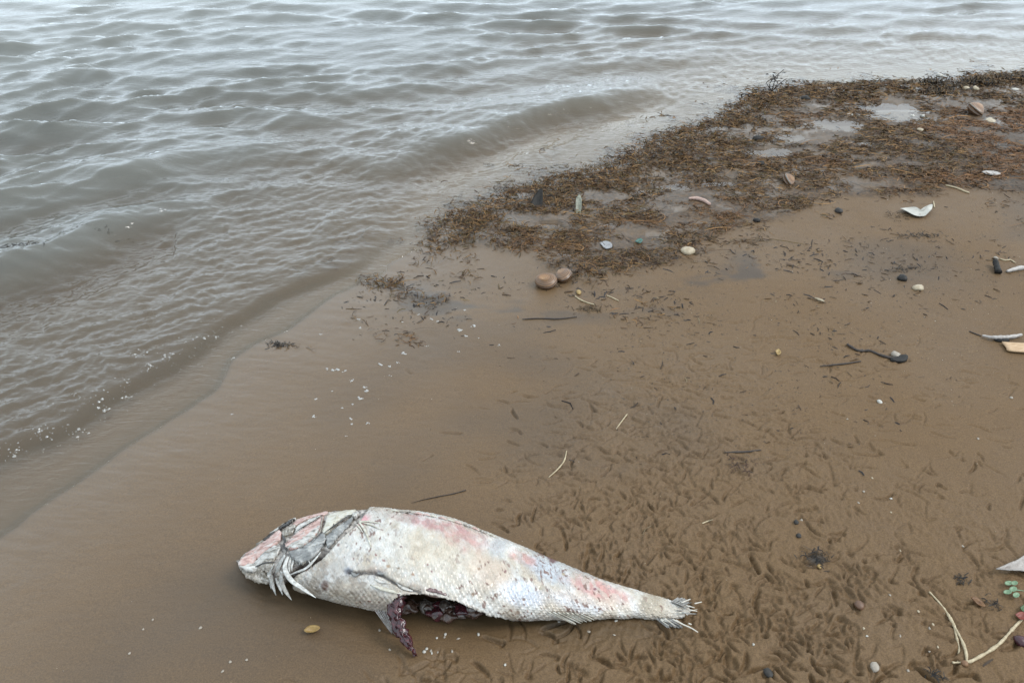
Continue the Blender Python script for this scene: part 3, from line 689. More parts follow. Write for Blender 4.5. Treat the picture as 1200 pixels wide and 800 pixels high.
def Z1(pts): return [(265 + a_ / 6.6667, 585 + b_ / 6.6667) for a_, b_ in pts]
def plate(name, pts, mat, off=.002, dome=.004, parent=None, rim_=.003, rings=9, n=72, curl=0, seed=0):
    """a bony plate lying on the head: its outline on the flank, domed, with a real edge"""
    P = smooth_line(np.array(pts + pts[:1]), 5)
    L = np.r_[0, np.cumsum(np.hypot(*np.diff(P, axis=0).T))]; q = np.linspace(0, L[-1], n, endpoint=False)
    O = np.c_[np.interp(q, L, P[:, 0]), np.interp(q, L, P[:, 1])]
    O += (np.c_[vn(q * .45, q * 0 + seed * 3, 130), vn(q * .45, q * 0 + seed * 3, 131)] - .5) * 2.0 + (np.c_[vn(q * 1.6, q * 0 + seed, 133), vn(q * 1.6, q * 0 + seed, 134)] - .5) * .7
    c = O.mean(0); V = []
    def S(p):
        # plane-based placement so that plates that overhang the edge stay level
        x, y = flat(p[0], p[1], zp); t = body_top(x, y)[0]
        return np.array([x, y, max(t, zp - .012)])
    hc = hit(c[0], c[1]); zp = hc[2]
    for r_ in range(rings):
        f = 1 - r_ / rings
        for o_ in O:
            pt = S(c + (o_ - c) * f); h_ = .55 * off + .45 * dome * (1 - f ** 4) + .0020 * (vn(pt[0] * 70, pt[1] * 120, 135 + seed) - .5) + .0006 * (vn(pt[0] * 260, pt[1] * 260, 132) - .5)
            V.append(pt + np.array([0, 0, h_]))
    pt = S(c); V.append(pt + np.array([0, 0, off + dome])); ci = len(V) - 1
    low = len(V)
    for k_ in range(n): V.append(V[k_] + np.array([0, 0, -rim_ - off]))
    F = []
    for r_ in range(rings - 1):
        for i in range(n):
            i2 = (i + 1) % n; F.append((r_ * n + i, r_ * n + i2, (r_ + 1) * n + i2, (r_ + 1) * n + i))
    for i in range(n):
        i2 = (i + 1) % n; F.append((low + i, low + i2, i2, i)); F.append(((rings - 1) * n + i, (rings - 1) * n + i2, ci, ci))
    V = np.array(V); F4 = [f for f in F if f[2] != f[3]]; F3 = [f[:3] for f in F if f[2] == f[3]]
    F3q = [(a_, b_, c_) for a_, b_, c_ in F3] + [t_ for f in F4 for t_ in ((f[0], f[1], f[2]), (f[0], f[2], f[3]))]
    o = part(name, V, np.array(F3q), mat, parent)
    return o
plate('skull_bone', Z1([(530, 150), (640, 118), (780, 92), (770, 140), (650, 158), (560, 195), (525, 205)]), m_pink, .003, .003, seed=1)
plate('skull_bone', Z1([(535, 250), (560, 195), (650, 155), (745, 125), (705, 168), (620, 215), (560, 262)]), m_bone, .005, .003, seed=2)
plate('orbit_bone', Z1([(335, 238), (420, 195), (520, 140), (548, 152), (500, 205), (440, 225), (380, 245)]), m_bone, .004, .003, seed=3)
plate('eye_socket', Z1([(400, 205), (440, 180), (500, 160), (530, 170), (500, 205), (440, 226), (405, 228)]), m_black, .006, .002, seed=4)
plate('orbit_bone', Z1([(440, 225), (500, 205), (545, 215), (530, 260), (480, 290), (440, 280)]), m_jaw, .004, .003, seed=5)
plate('nostril_bone', Z1([(225, 325), (290, 300), (340, 262), (400, 262), (390, 290), (330, 330), (250, 352)]), m_jaw, .003, .004, seed=6)
plate('eye_socket', Z1([(285, 305), (330, 272), (385, 268), (380, 292), (340, 318), (300, 328)]), m_black, .009, .002, seed=7)
plate('lower_jaw', Z1([(95, 500), (150, 525), (230, 535), (330, 500), (400, 505), (360, 590), (300, 628), (200, 600), (130, 555)]), m_jaw, .001, .006, seed=8)
plate('upper_jaw', Z1([(92, 492), (200, 480), (300, 430), (400, 415), (445, 440), (400, 492), (310, 500), (230, 525), (150, 520)]), m_bone, .004, .004, seed=9)
plate('snout_plate', Z1([(88, 485), (130, 418), (200, 368), (290, 330), (370, 285), (430, 290), (445, 350), (420, 395), (330, 418), (260, 450), (200, 480), (130, 492)]), m_pink, .005, .006, seed=10)
plate('gill_cover', Z1([(482, 385), (560, 372), (650, 345), (735, 290), (775, 282), (782, 360), (720, 420), (660, 455), (590, 466), (530, 442), (490, 412)]), m_grey, .005, .004, seed=11)
plate('gill_cover', Z1([(775, 275), (860, 215), (930, 170), (992, 133), (962, 205), (880, 285), (800, 355)]), m_grey, .003, .003, seed=12)
plate('cheek_plate', Z1([(450, 328), (540, 262), (640, 205), (755, 142), (752, 200), (735, 268), (680, 320), (600, 358), (520, 368), (465, 355)]), m_pink, .008, .006, seed=13)
plate('cheek_plate', Z1([(462, 352), (520, 335), (610, 310), (690, 262), (735, 232), (732, 275), (680, 322), (600, 358), (520, 366)]), m_bone, .0125, .002, seed=14)
plate('shoulder_plate', Z1([(755, 250), (775, 170), (800, 100), (900, 80), (1010, 75), (990, 130), (930, 150), (850, 205), (775, 270)]), m_cream, .007, .004, seed=15)
plate('shoulder_plate', Z1([(985, 105), (1020, 90), (1035, 120), (1010, 145), (990, 135)]), m_bone, .007, .003, seed=16)

def strip(name, pts3, w0, mat, parent=None, taper=(.5, 1, .25), thick=.25, n=26, sides=8, twist=0.0):
    """a tapering flattened strand through 3-D points"""
    P = smooth_line(np.array(pts3), 8); L = np.r_[0, np.cumsum(np.linalg.norm(np.diff(P, axis=0), axis=1))]
    q = np.linspace(0, L[-1], n); P = np.stack([np.interp(q, L, P[:, k]) for k in range(3)], -1)
    T = np.gradient(P, axis=0); T /= np.linalg.norm(T, axis=1, keepdims=True) + 1e-9
    up = np.array([0, 0, 1.0]); S = np.cross(T, up); S /= np.linalg.norm(S, axis=1, keepdims=True) + 1e-9; U_ = np.cross(S, T)
    tp = np.interp(np.linspace(0, 1, n), np.linspace(0, 1, len(taper)), taper); V = []
    for i in range(n):
        for k in range(sides):
            t = 2 * math.pi * k / sides + twist * i / n
            V.append(P[i] + (S[i] * math.cos(t) + U_[i] * math.sin(t) * thick) * w0 * .5 * tp[i])
    i = np.arange(n - 1)[:, None] * sides; k = np.arange(sides)[None, :]; k2 = (k + 1) % sides
    F = np.stack([i + k, i + k2, i + sides + k2, i + sides + k], -1).reshape(-1, 4)
    V = np.array(V); F3 = np.vstack([F[:, [0, 1, 2]], F[:, [0, 2, 3]]])
    caps = [(0, k + 1, k) if False else (0, (k + 1), k) for k in range(1, sides - 1)]; b0 = (n - 1) * sides
    caps2 = [(b0, b0 + k, b0 + k + 1) for k in range(1, sides - 1)]
    return V, np.vstack([F3, np.array(caps), np.array(caps2)])
def seam(name, pts, w_, lift, mat):
    V, F = strip('s', [at(q, lift) for q in Z1(pts)], w_, mat, taper=(.4, 1, .9, 1, .3), thick=.5, n=24); part(name, V, F, mat)
def at(p, lift=0.0):
    h_ = hit(p[0], p[1]); h_[2] += lift; return h_
def hang(pts, z0, z1):
    out_ = []
    for i, p_ in enumerate(pts):
        f = i / (len(pts) - 1); z = z0 + (z1 - z0) * f; x, y = flat(p_[0], p_[1], z); out_.append((x, y, z))
    return out_
seam('mouth_gap', [(105, 512), (150, 528), (225, 536), (300, 508), (390, 500)], .0045, .0042, m_black)
seam('bone_seam', [(440, 292), (462, 335), (455, 375), (478, 412), (470, 440)], .006, .0060, m_black)
seam('bone_seam', [(545, 272), (620, 222), (690, 185), (748, 140)], .0025, .0075, m_black)
seam('bone_seam', [(775, 272), (860, 212), (930, 160), (992, 128)], .004, .0060, m_black)
seam('bone_seam', [(300, 428), (340, 425), (400, 402), (430, 398)], .003, .0070, m_jaw)
seam('bone_seam', [(755, 145), (748, 210), (738, 270), (690, 322)], .003, .0070, m_jaw)
zh = hit(335, 652)[2]; BH = bedp(340)
for pts, w_, z0, z1 in [([(330, 606), (345, 560), (345, 640), (352, 700)], .009, zh - .02, BH + .022), ([(372, 505), (346, 570), (358, 650), (390, 748)], .010, zh + .006, BH + .022), ([(458, 435), (408, 530), (402, 620), (442, 745)], .012, zh + .010, BH + .026),
                        ([(432, 560), (432, 640), (462, 710), (512, 785)], .011, zh + .004, BH + .020), ([(484, 445), (458, 530), (500, 620), (590, 690), (702, 767)], .011, zh + .014, BH + .085), ([(505, 450), (492, 520), (497, 570)], .006, zh + .004, zh - .004), ([(530, 455), (512, 520), (516, 560)], .005, zh + .002, zh - .004)]:
    V, F = strip('gill_ray', hang(Z1(pts), z0, z1), w_, m_gill, taper=(.55, 1, 1, .75, .12), thick=.3)
    part('gill_ray', V, F, m_gill)
V, F = strip('s', [at(q, .002) for q in Z1([(740, 415), (690, 480), (620, 545), (540, 580), (490, 600)])], .007, m_bone, taper=(.3, 1, 1, .5), thick=.5); part('shoulder_bone', V, F, m_gill)
for pts, w_ in [([(1040, 185), (1085, 250), (1110, 310), (1135, 385)], .0055), ([(1045, 182), (1120, 200), (1205, 240)], .0045), ([(1040, 178), (1120, 180), (1210, 196)], .004), ([(1020, 200), (1050, 235), (1068, 265)], .0035)]:
    V, F = strip('s', [at(q, .003) for q in Z1(pts)], w_, m_cream, taper=(.8, 1, .8, .4), thick=.6); part('pectoral_ray', V, F, m_cream)
for k in range(7):   # stuff in the gill slit
    a0 = (525 + 24 * k, 475 + random.uniform(-6, 10)); b0 = (a0[0] + random.uniform(-25, 15), a0[1] + random.uniform(25, 60))
    V, F = strip('s', [at(q, .001) for q in Z1([a0, ((a0[0] + b0[0]) / 2 + 6, (a0[1] + b0[1]) / 2), b0])], .003, m_flesh, taper=(.6, 1, .3), thick=.7, n=10, sides=5); part('gill_filament', V, F, random.choice((m_flesh, m_jaw, m_bone)))
# flaps of torn hide and pelvic bone by the belly
def Z2(pts): return [(380 + a_ / 5, 630 + b_ / 5) for a_, b_ in pts]
for pts, w_, mt in [([(270, 275), (330, 295), (400, 315), (480, 335)], .012, m_cream), ([(290, 240), (340, 262), (390, 272)], .010, m_bone), ([(560, 300), (630, 310), (690, 325), (740, 350)], .012, m_fin), ([(570, 325), (640, 340), (720, 358)], .010, m_flesh), ([(750, 360), (800, 375), (850, 400), (890, 420)], .011, m_bone), ([(480, 250), (540, 285), (560, 320)], .007, m_jaw), ([(420, 260), (470, 300), (520, 318)], .010, m_bone), ([(160, 205), (185, 222), (205, 212)], .010, m_grey), ([(310, 205), (335, 214), (365, 212)], .009, m_grey)]:
    V, F = strip('s', [at(q, .002) for q in Z2(pts)], w_, mt, taper=(.3, 1, .8, .3), thick=.45, n=16); part('torn_flap', V, F, mt)
# entrails hanging from the hole to the sand
zg = gz(*flat(470, 730)) ; zt = hit(462, 699)[2]
def lumpy(V, amp, fr, seed):
    n_ = np.c_[vn(V[:, 0] * fr, V[:, 1] * fr + V[:, 2] * fr, seed), vn(V[:, 1] * fr, V[:, 2] * fr + V[:, 0] * fr, seed + 1), vn(V[:, 2] * fr, V[:, 0] * fr + 9, seed + 2)] - .5
    return V + n_ * amp
gpath = [(430, 330), (415, 400), (425, 470), (450, 540), (480, 600), (515, 650), (530, 690)]
for dx_, w_, zz0, zz1 in [(0, .030, zt - .006, zg + .009), (-30, .014, zt - .01, zg + .006), (26, .016, zt - .008, zg + .012), (8, .010, zt + .004, zg + .020)]:
    g_ = hang(Z2([(a_ + dx_ * (1 - i / 8) + random.uniform(-5, 5), b_) for i, (a_, b_) in enumerate(gpath)]), zz0, zz1)
    V, F = strip('s', g_, w_, m_gut, taper=(1.2, 1, .95, .9, .8, .5, .2), thick=.55, n=60, sides=14); part('entrails', lumpy(V, .009, 130, 140), F, m_gut)
# pelvic fin: web with rays
def fan_fin(name, base0, base1, tip0, tip1, z0, z1, mat, nr, rays, rmat, rw=.0016, jag=.15, n2=12, arch=.003):
    b0, b1, t0, t1 = [np.array(q, float) for q in (base0, base1, tip0, tip1)]
    V = []
    for i in range(nr):
        f = i / (nr - 1); bb = b0 + (b1 - b0) * f; tt = t0 + (t1 - t0) * f; tt = bb + (tt - bb) * (1 - jag * random.random())
        for k in range(n2):
            g = k / (n2 - 1); q = bb + (tt - bb) * g; z = z0 + (z1 - z0) * g + arch * math.sin(i * math.pi) + .0012 * math.sin(f * rays * math.pi * 2)
            x, y = flat(q[0], q[1], z); V.append((x, y, z))
    V = np.array(V); n1 = len(V); F = grid_faces(nr, n2); V2 = V + np.array([0, 0, -.0009])
    fin = part(name, np.vstack([V, V2]), np.vstack([F, F[:, ::-1] + n1]), mat)
    for i in range(rays):
        r_ = int((i + .5) / rays * (nr - 1)); pts = [V[r_ * n2 + k] + np.array([0, 0, .0006]) for k in (0, 3, 6, n2 - 1)]
        vv, ff = strip('s', pts, rw, rmat, taper=(1, 1, .7, .3), thick=.9, n=8, sides=5); part('fin_ray', vv, ff, rmat, fin).location = (0, 0, 0)
    return fin
a0, a1, t0_, t1_ = Z2([(268, 388), (372, 380), (392, 560), (430, 580)])
fan_fin('pelvic_fin', a0, a1, t0_, t1_, zt - .035, zg + .004, m_fin, 25, 9, m_gill, .0016, .08)
# tissue heaped in the hole
for k in range(26):
    u_ = random.uniform(485, 895) if k > 8 else random.uniform(600, 840); v_ = 478 - 110 * max(0, (700 - u_) / 700) + random.uniform(-55, 12)
    if u_ < 540: v_ = random.uniform(410, 470)
    q = Z2([(u_, v_)])[0]; z = zg + random.uniform(.002, .020) + max(0, (480 - v_)) * .00012; x, y = flat(q[0], q[1], z)
    bm = bmesh.new(); bmesh.ops.create_icosphere(bm, subdivisions=3, radius=1.0); r_ = random.uniform(.006, .015)
    Vv = np.array([v.co[:] for v in bm.verts]) * np.array([1.5, 1, .75]) * r_; Ff = np.array([[v.index for v in f.verts] for f in bm.faces]); bm.free()
    part('belly_tissue', lumpy(Vv, r_ * .9, 95 , 150 + k) + np.array([x, y + .012, z]), Ff, m_clear if (k % 5 == 0 and u_ > 560) else random.choice((m_flesh, m_flesh, m_gut)))
# anal fin
def Z3(pts): return [(600 + a_ / 5, 630 + b_ / 5) for a_, b_ in pts]
zf = hit(645, 718)[2]
fa = Z3([(205, 432), (300, 450), (372, 496), (470, 462)])
fan_fin('anal_fin', fa[0], Z3([(420, 446)])[0], Z3([(372, 512)])[0], Z3([(490, 480)])[0], zf + .006, bedp(680) + .024, m_ray, 31, 8, m_cream, .0026, .30)
# tail: frayed lobes of web and bare rays
BT = bedp(800); zt2 = BT + .020
fan_fin('tail_fin', Z3([(930, 372)])[0], Z3([(1000, 400)])[0], Z3([(985, 338)])[0], Z3([(1062, 372)])[0], zt2, zt2 - .004, m_web, 25, 5, m_web, .0018, .4)
fan_fin('tail_fin', Z3([(840, 470)])[0], Z3([(940, 472)])[0], Z3([(915, 530)])[0], Z3([(1010, 530)])[0], zt2 - .004, BT + .008, m_web, 25, 6, m_web, .0018, .35)
for k in range(16):
    lo = k > 8; a0 = (random.uniform(850, 945), random.uniform(466, 480)) if lo else (random.uniform(935, 1010), random.uniform(370, 440)); L0 = random.uniform(30, 90); an = random.uniform(.25, .65) if lo else random.uniform(-.45, .25)
    V, F = strip('s', hang(Z3([a0, (a0[0] + L0 * .5 * math.cos(an), a0[1] + L0 * .5 * math.sin(an) + 2), (a0[0] + L0 * math.cos(an), a0[1] + L0 * math.sin(an))]), zt2 - .002, BT + .014), random.uniform(.0018, .0045), m_web, taper=(1, .9, .35), thick=.35, n=8, sides=5); part('tail_ray', V, F, random.choice((m_web, m_web, m_ray)))
for pts, w_ in [([(940, 475), (1000, 505), (1050, 527), (1090, 552)], .0040), ([(960, 480), (1010, 510), (1040, 520)], .004), ([(1020, 395), (1070, 408)], .0032), ([(1035, 420), (1085, 428)], .0035), ([(1070, 384), (1112, 374)], .0032), ([(1035, 500), (1052, 506)], .004), ([(990, 380), (1045, 358)], .004)]:
    V, F = strip('s', hang(Z3(pts), zt2 - .001, BT + .016), w_, m_ray, taper=(1, .9, .6), thick=.7, n=10, sides=6); part('tail_ray', V, F, m_ray)
# ragged dorsal ridge
for k in range(13):
    u_ = 455 + 9.5 * k + random.uniform(-2, 2); v_ = np.interp(u_, [s_[0] for s_ in ST], [s_[1] for s_ in ST]) + 1.6
    q0 = at((u_, v_), .0); q1 = at((u_ + 11, np.interp(u_ + 11, [s_[0] for s_ in ST], [s_[1] for s_ in ST]) + 2.2), .004)
    V, F = strip('s', [q0, (q0 + q1) / 2 + np.array([0, .0, .004]), q1], .006, m_cream, taper=(.6, 1, .4), thick=.5, n=8, sides=6); part('dorsal_spine', V, F, random.choice((m_cream, m_pink, m_jaw)))

# ------------------------------------------------------------------ stranded weed, litter, bubbles: masses nobody could count
def ribbons(name, X, Y, Z, ang, L, W, lift, curl, cols, mat, seg=3):
    """n bent ribbons as one mesh; every array has one entry for each ribbon"""
    n = len(X); t = np.linspace(0, 1, seg + 1)
    r1 = np.random.default_rng(3); bend = r1.normal(0, .9, n) * curl; roll = r1.uniform(-.9, .9, n)
    V = np.zeros((n, (seg + 1) * 2, 3), np.float32)
    x = X.copy(); y = Y.copy(); a = ang.copy()
    for k in range(seg + 1):
        f = t[k]; h = Z + lift * (np.sin(f * math.pi * .8) + .35 * f)
        ww = W * (.45 + .55 * math.sin(math.pi * (.15 + .75 * f)))
        nx, ny = -np.sin(a), np.cos(a)
        V[:, 2 * k] = np.c_[x + nx * ww * np.cos(roll), y + ny * ww * np.cos(roll), h + ww * np.sin(roll)]
        V[:, 2 * k + 1] = np.c_[x - nx * ww * np.cos(roll), y - ny * ww * np.cos(roll), h - ww * np.sin(roll)]
        x = x + np.cos(a) * L / seg; y = y + np.sin(a) * L / seg; a = a + bend
    base = (np.arange(n) * (seg + 1) * 2)[:, None, None]
    q = np.array([[2 * k, 2 * k + 1, 2 * k + 3, 2 * k + 2] for k in range(seg)])[None]
    o = np_mesh(name, V.reshape(-1, 3), (base + q).reshape(-1, 4), mat, smooth=False, cols=dict(tint=np.repeat(cols, (seg + 1) * 2, 0)))
    return o
m_weed, nt, out = mat_new('stranded_weed'); p = principled(nt, out)
nt.links.new(mixc(nt, .5, attr(nt, 'tint', True), mixc(nt, 1.0, attr(nt, 'tint', True), ramp(nt, noise(nt, 120, 3, .6, objco(nt)), [(.3, (.4, .4, .4)), (.7, (1.6, 1.5, 1.4))]), 'MULTIPLY')), p.inputs['Base Color'])
p.inputs['Roughness'].default_value = .6; p.inputs['Specular IOR Level'].default_value = .16
def tints(n, x, y, rg_):
    rust = sstep(.42, .62, fbm(x * 1.6, y * 2.4, 3, 81)) * sstep(.15, .55, shore(x, y))
    pal = np.array([1.12, 1.08, 1.0]) * np.array([(.026, .016, .009), (.066, .041, .019), (.095, .063, .027), (.052, .043, .018), (.135, .092, .043)])
    c = pal[rg_.choice(5, n, p=[.25, .27, .22, .16, .10])]
    ru = np.array([(.105, .056, .024), (.075, .040, .018), (.150, .088, .042)])[rg_.integers(0, 3, n)]
    k = (rust * rg_.uniform(.5, 1.1, n)).clip(0, 1)[:, None]
    c = c * (1 - k) + ru * k
    return c * np.array([1.04, .90, .80]) * rg_.uniform(.5, 1.25, n)[:, None]
r2 = np.random.default_rng(21)
M = 340000
wxmin, wymin = np.vstack([WEED, WEED2]).min(0); wxmax, wymax = np.vstack([WEED, WEED2]).max(0)
cxp = r2.uniform(wxmin - .3, min(wxmax, 5.2), M); ya, yb = wymin - .3, min(wymax + .3, 6.5); cyp = (ya ** -.35 + r2.random(M) * (yb ** -.35 - ya ** -.35)) ** (1 / -.35)
wv = weed_mask(cxp, cyp); clump = fbm(cxp * 6, cyp * 9, 4, 82); fineclump = fbm(cxp * 26, cyp * 30, 3, 83)
dsh = shore(cxp, cyp)
dens = wv * sstep(.34, .56, clump) * (.25 + .75 * sstep(.38, .58, fineclump)) * (1 - .93 * puddle_field(cxp, cyp))
dens = np.maximum(dens, wv * np.exp(-((dsh - .10) / .12) ** 2) * sstep(.25, .45, clump))
dens = np.maximum(dens, .9 * np.exp(-((dsh - .0) / .085) ** 2) * sstep(-.42, -.2, cxp) * sstep(.30, .52, fineclump))
# a few strays beyond the beds, also afloat near the edge
stray = (1 + 1.2 * (dsh < 0)) * sstep(-.45, .0, np.maximum(sd_poly(cxp, cyp, WEED), sd_poly(cxp, cyp, WEED2))) * sstep(.58, .72, clump) * .22
dens = np.maximum(dens, stray)
ok = r2.random(M) < dens
X, Y = cxp[ok], cyp[ok]; n = len(X); D = dsh[ok]
Zg = np.maximum(ground_z(X, Y), .001 + 0 * X)
tall = np.exp(-((D - .12) / .16) ** 2)
ang = np.where(r2.random(n) < .55, r2.normal(.1, .7, n), r2.uniform(0, 6.28, n)) + math.pi * (r2.random(n) < .5)
L = r2.uniform(.012, .042, n) * (.8 + .25 * np.clip(Y - 2, 0, 3)); W = r2.uniform(.0006, .0022, n) * (.75 + .3 * np.clip(Y - 2, 0, 3))
lift = r2.uniform(.000, .006, n) * (1 + 1.3 * tall) * (r2.random(n) ** .6) + tall * .010 * (r2.random(n) < .12)
wd = ribbons('stranded_weed', X, Y, Zg + .001, ang, L, W, lift, .5, tints(n, X, Y, r2), m_weed)
tag(wd, 'thick brown mat of stranded water weed along the waterline', 'water weed', kind='stuff')
k_ = r2.choice(n, 1500, replace=False)
ws = ribbons('weed_strands', X[k_], Y[k_], Zg[k_] + .004, r2.normal(.15, .5, 1500) + math.pi * (r2.random(1500) < .5), r2.uniform(.05, .14, 1500), r2.uniform(.0007, .0017, 1500), r2.uniform(.002, .008, 1500), .3, tints(1500, X[k_], Y[k_], r2) * r2.uniform(.6, 1.8, 1500)[:, None], m_weed, seg=5)
tag(ws, 'long thin brown weed strands tangled through the mat', 'water weed', kind='stuff')
# dark shreds of weed and leaf trodden into the sand
M = 60000
cxp = r2.uniform(-1.2, 3.6, M); cyp = r2.uniform(.85, 4.6, M)
lit = sstep(-.25, .25, sd_poly(cxp, cyp, LIT)); cl = fbm(cxp * 4, cyp * 6, 4, 85)
dens = np.maximum(lit * sstep(.36, .66, cl) * .30, .010 * sstep(-.1, .2, sd_poly(cxp, cyp, CHURN)))
dens = np.maximum(dens, .85 * sstep(-.25, .05, sd_poly(cxp, cyp, SILT)) * sstep(.36, .60, cl))
ok = (r2.random(M) < dens) & (shore(cxp, cyp) > .03)
X, Y = cxp[ok], cyp[ok]; n = len(X)
L = np.clip(r2.lognormal(-4.65, .65, n), .003, .055); W = np.clip(L * r2.uniform(.03, .16, n), .0004, .0022)
cols = np.array([(.012, .010, .010), (.028, .018, .011), (.018, .017, .018), (.042, .025, .014), (.115, .085, .050)])[r2.choice(5, n, p=[.3, .27, .22, .15, .06])] * r2.uniform(.7, 1.3, n)[:, None]
lt = ribbons('weed_shreds', X, Y, ground_z(X, Y) + .0012, r2.normal(0, 1.1, n), L, W, r2.uniform(0, .0018, n), .45, cols, m_weed, seg=2)
tag(lt, 'small dark shreds of weed scattered over the brown sand', 'plant litter', kind='stuff')
# coarse grit and shell crumbs
M = 26000
cxp = r2.uniform(-1.3, 3.4, M); cyp = r2.uniform(.85, 4.2, M); cr_ = sstep(-.2, .3, sd_poly(cxp, cyp, COARSE))
ok = (r2.random(M) < .045 + .30 * cr_) & (shore(cxp, cyp) > .05)
X, Y = cxp[ok], cyp[ok]; n = len(X); Zz = ground_z(X, Y)
rr = r2.uniform(.0006, .0017, n) * (1 + .25 * (Y - 1)); tet = np.array([(1, 0, -.3), (-.5, .87, -.3), (-.5, -.87, -.3), (0, 0, .9)])
V = np.c_[X, Y, Zz][:, None, :] + tet[None] * rr[:, None, None] * r2.uniform(.6, 1.3, (n, 4, 1)); F = (np.arange(n) * 4)[:, None, None] + np.array([[0, 1, 3], [1, 2, 3], [2, 0, 3]])[None]
cols = np.array([(.30, .25, .18), (.16, .12, .075), (.02, .018, .016), (.42, .40, .36), (.20, .10, .05)])[r2.choice(5, n, p=[.36, .25, .18, .12, .09])]
gr = np_mesh('sand_grit', V.reshape(-1, 3), F.reshape(-1, 3), m_weed, smooth=False, cols=dict(tint=np.repeat(cols, 4, 0)))
tag(gr, 'pale coarse grit and crumbs lying on the sand', 'grit', kind='stuff')

# bubbles riding on the swash front
m_bub, nt, out = mat_new('foam_bubble')
gl = N(nt, 'ShaderNodeBsdfGlossy', Roughness=.08); tr = N(nt, 'ShaderNodeBsdfTransparent', Color=(.96, .95, .93, 1)); df = N(nt, 'ShaderNodeBsdfDiffuse', Color=(.50, .48, .44, 1))
lw = N(nt, 'ShaderNodeFresnel', IOR=1.7); a_ = N(nt, 'ShaderNodeMixShader'); a_.inputs[0].default_value = .26
nt.links.new(tr.outputs[0], a_.inputs[1]); nt.links.new(df.outputs[0], a_.inputs[2])
b_ = N(nt, 'ShaderNodeMixShader'); nt.links.new(lw.outputs[0], b_.inputs[0]); nt.links.new(a_.outputs[0], b_.inputs[1]); nt.links.new(gl.outputs[0], b_.inputs[2]); nt.links.new(b_.outputs[0], out.inputs[0])
def dome_mesh(rings=4, n=10):
    v = [(0, 0, 1)]
    for r_ in range(1, rings + 1):
        t = r_ / rings * math.pi / 2 * 1.1
        for k in range(n): v.append((math.sin(t) * math.cos(6.2832 * k / n), math.sin(t) * math.sin(6.2832 * k / n), math.cos(t)))
    f = [(0, 1 + k, 1 + (k + 1) % n) for k in range(n)]
    for r_ in range(rings - 1):
        for k in range(n):
            a, b, c, d = 1 + r_ * n + k, 1 + r_ * n + (k + 1) % n, 1 + (r_ + 1) * n + (k + 1) % n, 1 + (r_ + 1) * n + k
            f += [(a, d, c), (a, c, b)]
    return np.array(v), np.array(f)
DV, DF = dome_mesh()
def domes(name, pts, mat, **kw):
    V = np.vstack([DV * r_ * np.array([1, 1, .8]) + np.array([x, y, z]) for x, y, z, r_ in pts]); F = np.vstack([DF + i * len(DV) for i in range(len(pts))])
    return np_mesh(name, V, F, mat, **kw)
bub = []
clus = [(145, 465), (118, 468), (108, 478), (122, 482), (82, 505), (60, 512), (48, 513), (90, 510), (196, 426), (222, 408), (233, 404), (176, 437), (165, 423), (150, 452), (232, 432), (66, 484), (95, 472), (20, 532), (270, 390), (250, 398)]
for px, py in clus:
    for _ in range(random.randint(3, 11)):
        q = flat(px + random.gauss(0, 6), py + random.gauss(0, 3)); bub.append((q[0], q[1], random.choice((.0016, .002, .0026, .0032, .0052)) * random.uniform(.6, 1.1)))
for _ in range(150):
    k = random.random(); P = LIP[int(len(LIP) * .10):int(len(LIP) * .42)]; c = P[int(k * (len(P) - 1))]; bub.append((c[0] + random.gauss(0, .04), c[1] + random.gauss(.02, .03), random.uniform(.0008, .0018)))
bx, by = np.array([b[0] for b in bub]), np.array([b[1] for b in bub]); bz = np.maximum(water_z(bx, by)[2], ground_z(bx, by))
o = domes('foam_bubbles', [(b[0], b[1], z - .0005, b[2]) for b, z in zip(bub, bz)], m_bub); tag(o, 'clear bubbles along the front of the small swash wave', 'bubbles', kind='stuff')
# white flecks of foam left on the smooth sand
m_foam = simple('white_foam', (.22, .21, .195), (.37, .36, .34), 300, .5, .3, .001)
FL = [(474, 416, 9), (446, 428.5, 10), (457, 431, 6), (412, 447.5, 9), (427, 455, 7), (430, 460, 9), (422, 468.5, 9), (414, 475, 6), (402, 479, 6), (411, 492, 8), (406, 513, 6), (540, 388, 10), (556, 383, 9), (546, 395, 6), (538, 414.5, 6), (500, 407, 5), (420, 373, 8), (421, 383, 6), (471, 377, 6), (506, 374.5, 6), (512, 377, 5),
      (393, 434, 11), (384, 432, 6), (405, 435, 6), (370, 468, 6), (390, 459, 4), (367, 489, 7), (431, 498, 7), (413, 499, 6), (273, 417, 6), (490, 368.5, 5), (467, 426, 6), (458, 442, 5), (375, 390, 5), (272, 483.5, 5), (192, 256, 10), (585, 407, 5), (561, 398, 4), (545, 364, 6)]
for px, py, s_ in FL:
    q = flat(px, py, .01); g = max(gz(*q), wz(q[0], q[1])); k = s_ * math.hypot(math.hypot(*q), CAM_H) / FPX * .40
    pts = [(random.gauss(0, k * .45), random.gauss(0, k * .35), -.0006, k * random.uniform(.14, .42)) for _ in range(7)]
    o = domes('foam_fleck', pts, m_foam); o.location = (q[0], q[1], g)
    if (px, py) == (192, 256): tag(o, 'white foam fleck floating alone on the brown wave face', 'foam')
    else: tag(o, 'small white fleck of foam on the smooth wet sand by the swash', 'foam', 'foam flecks on the wet sand')

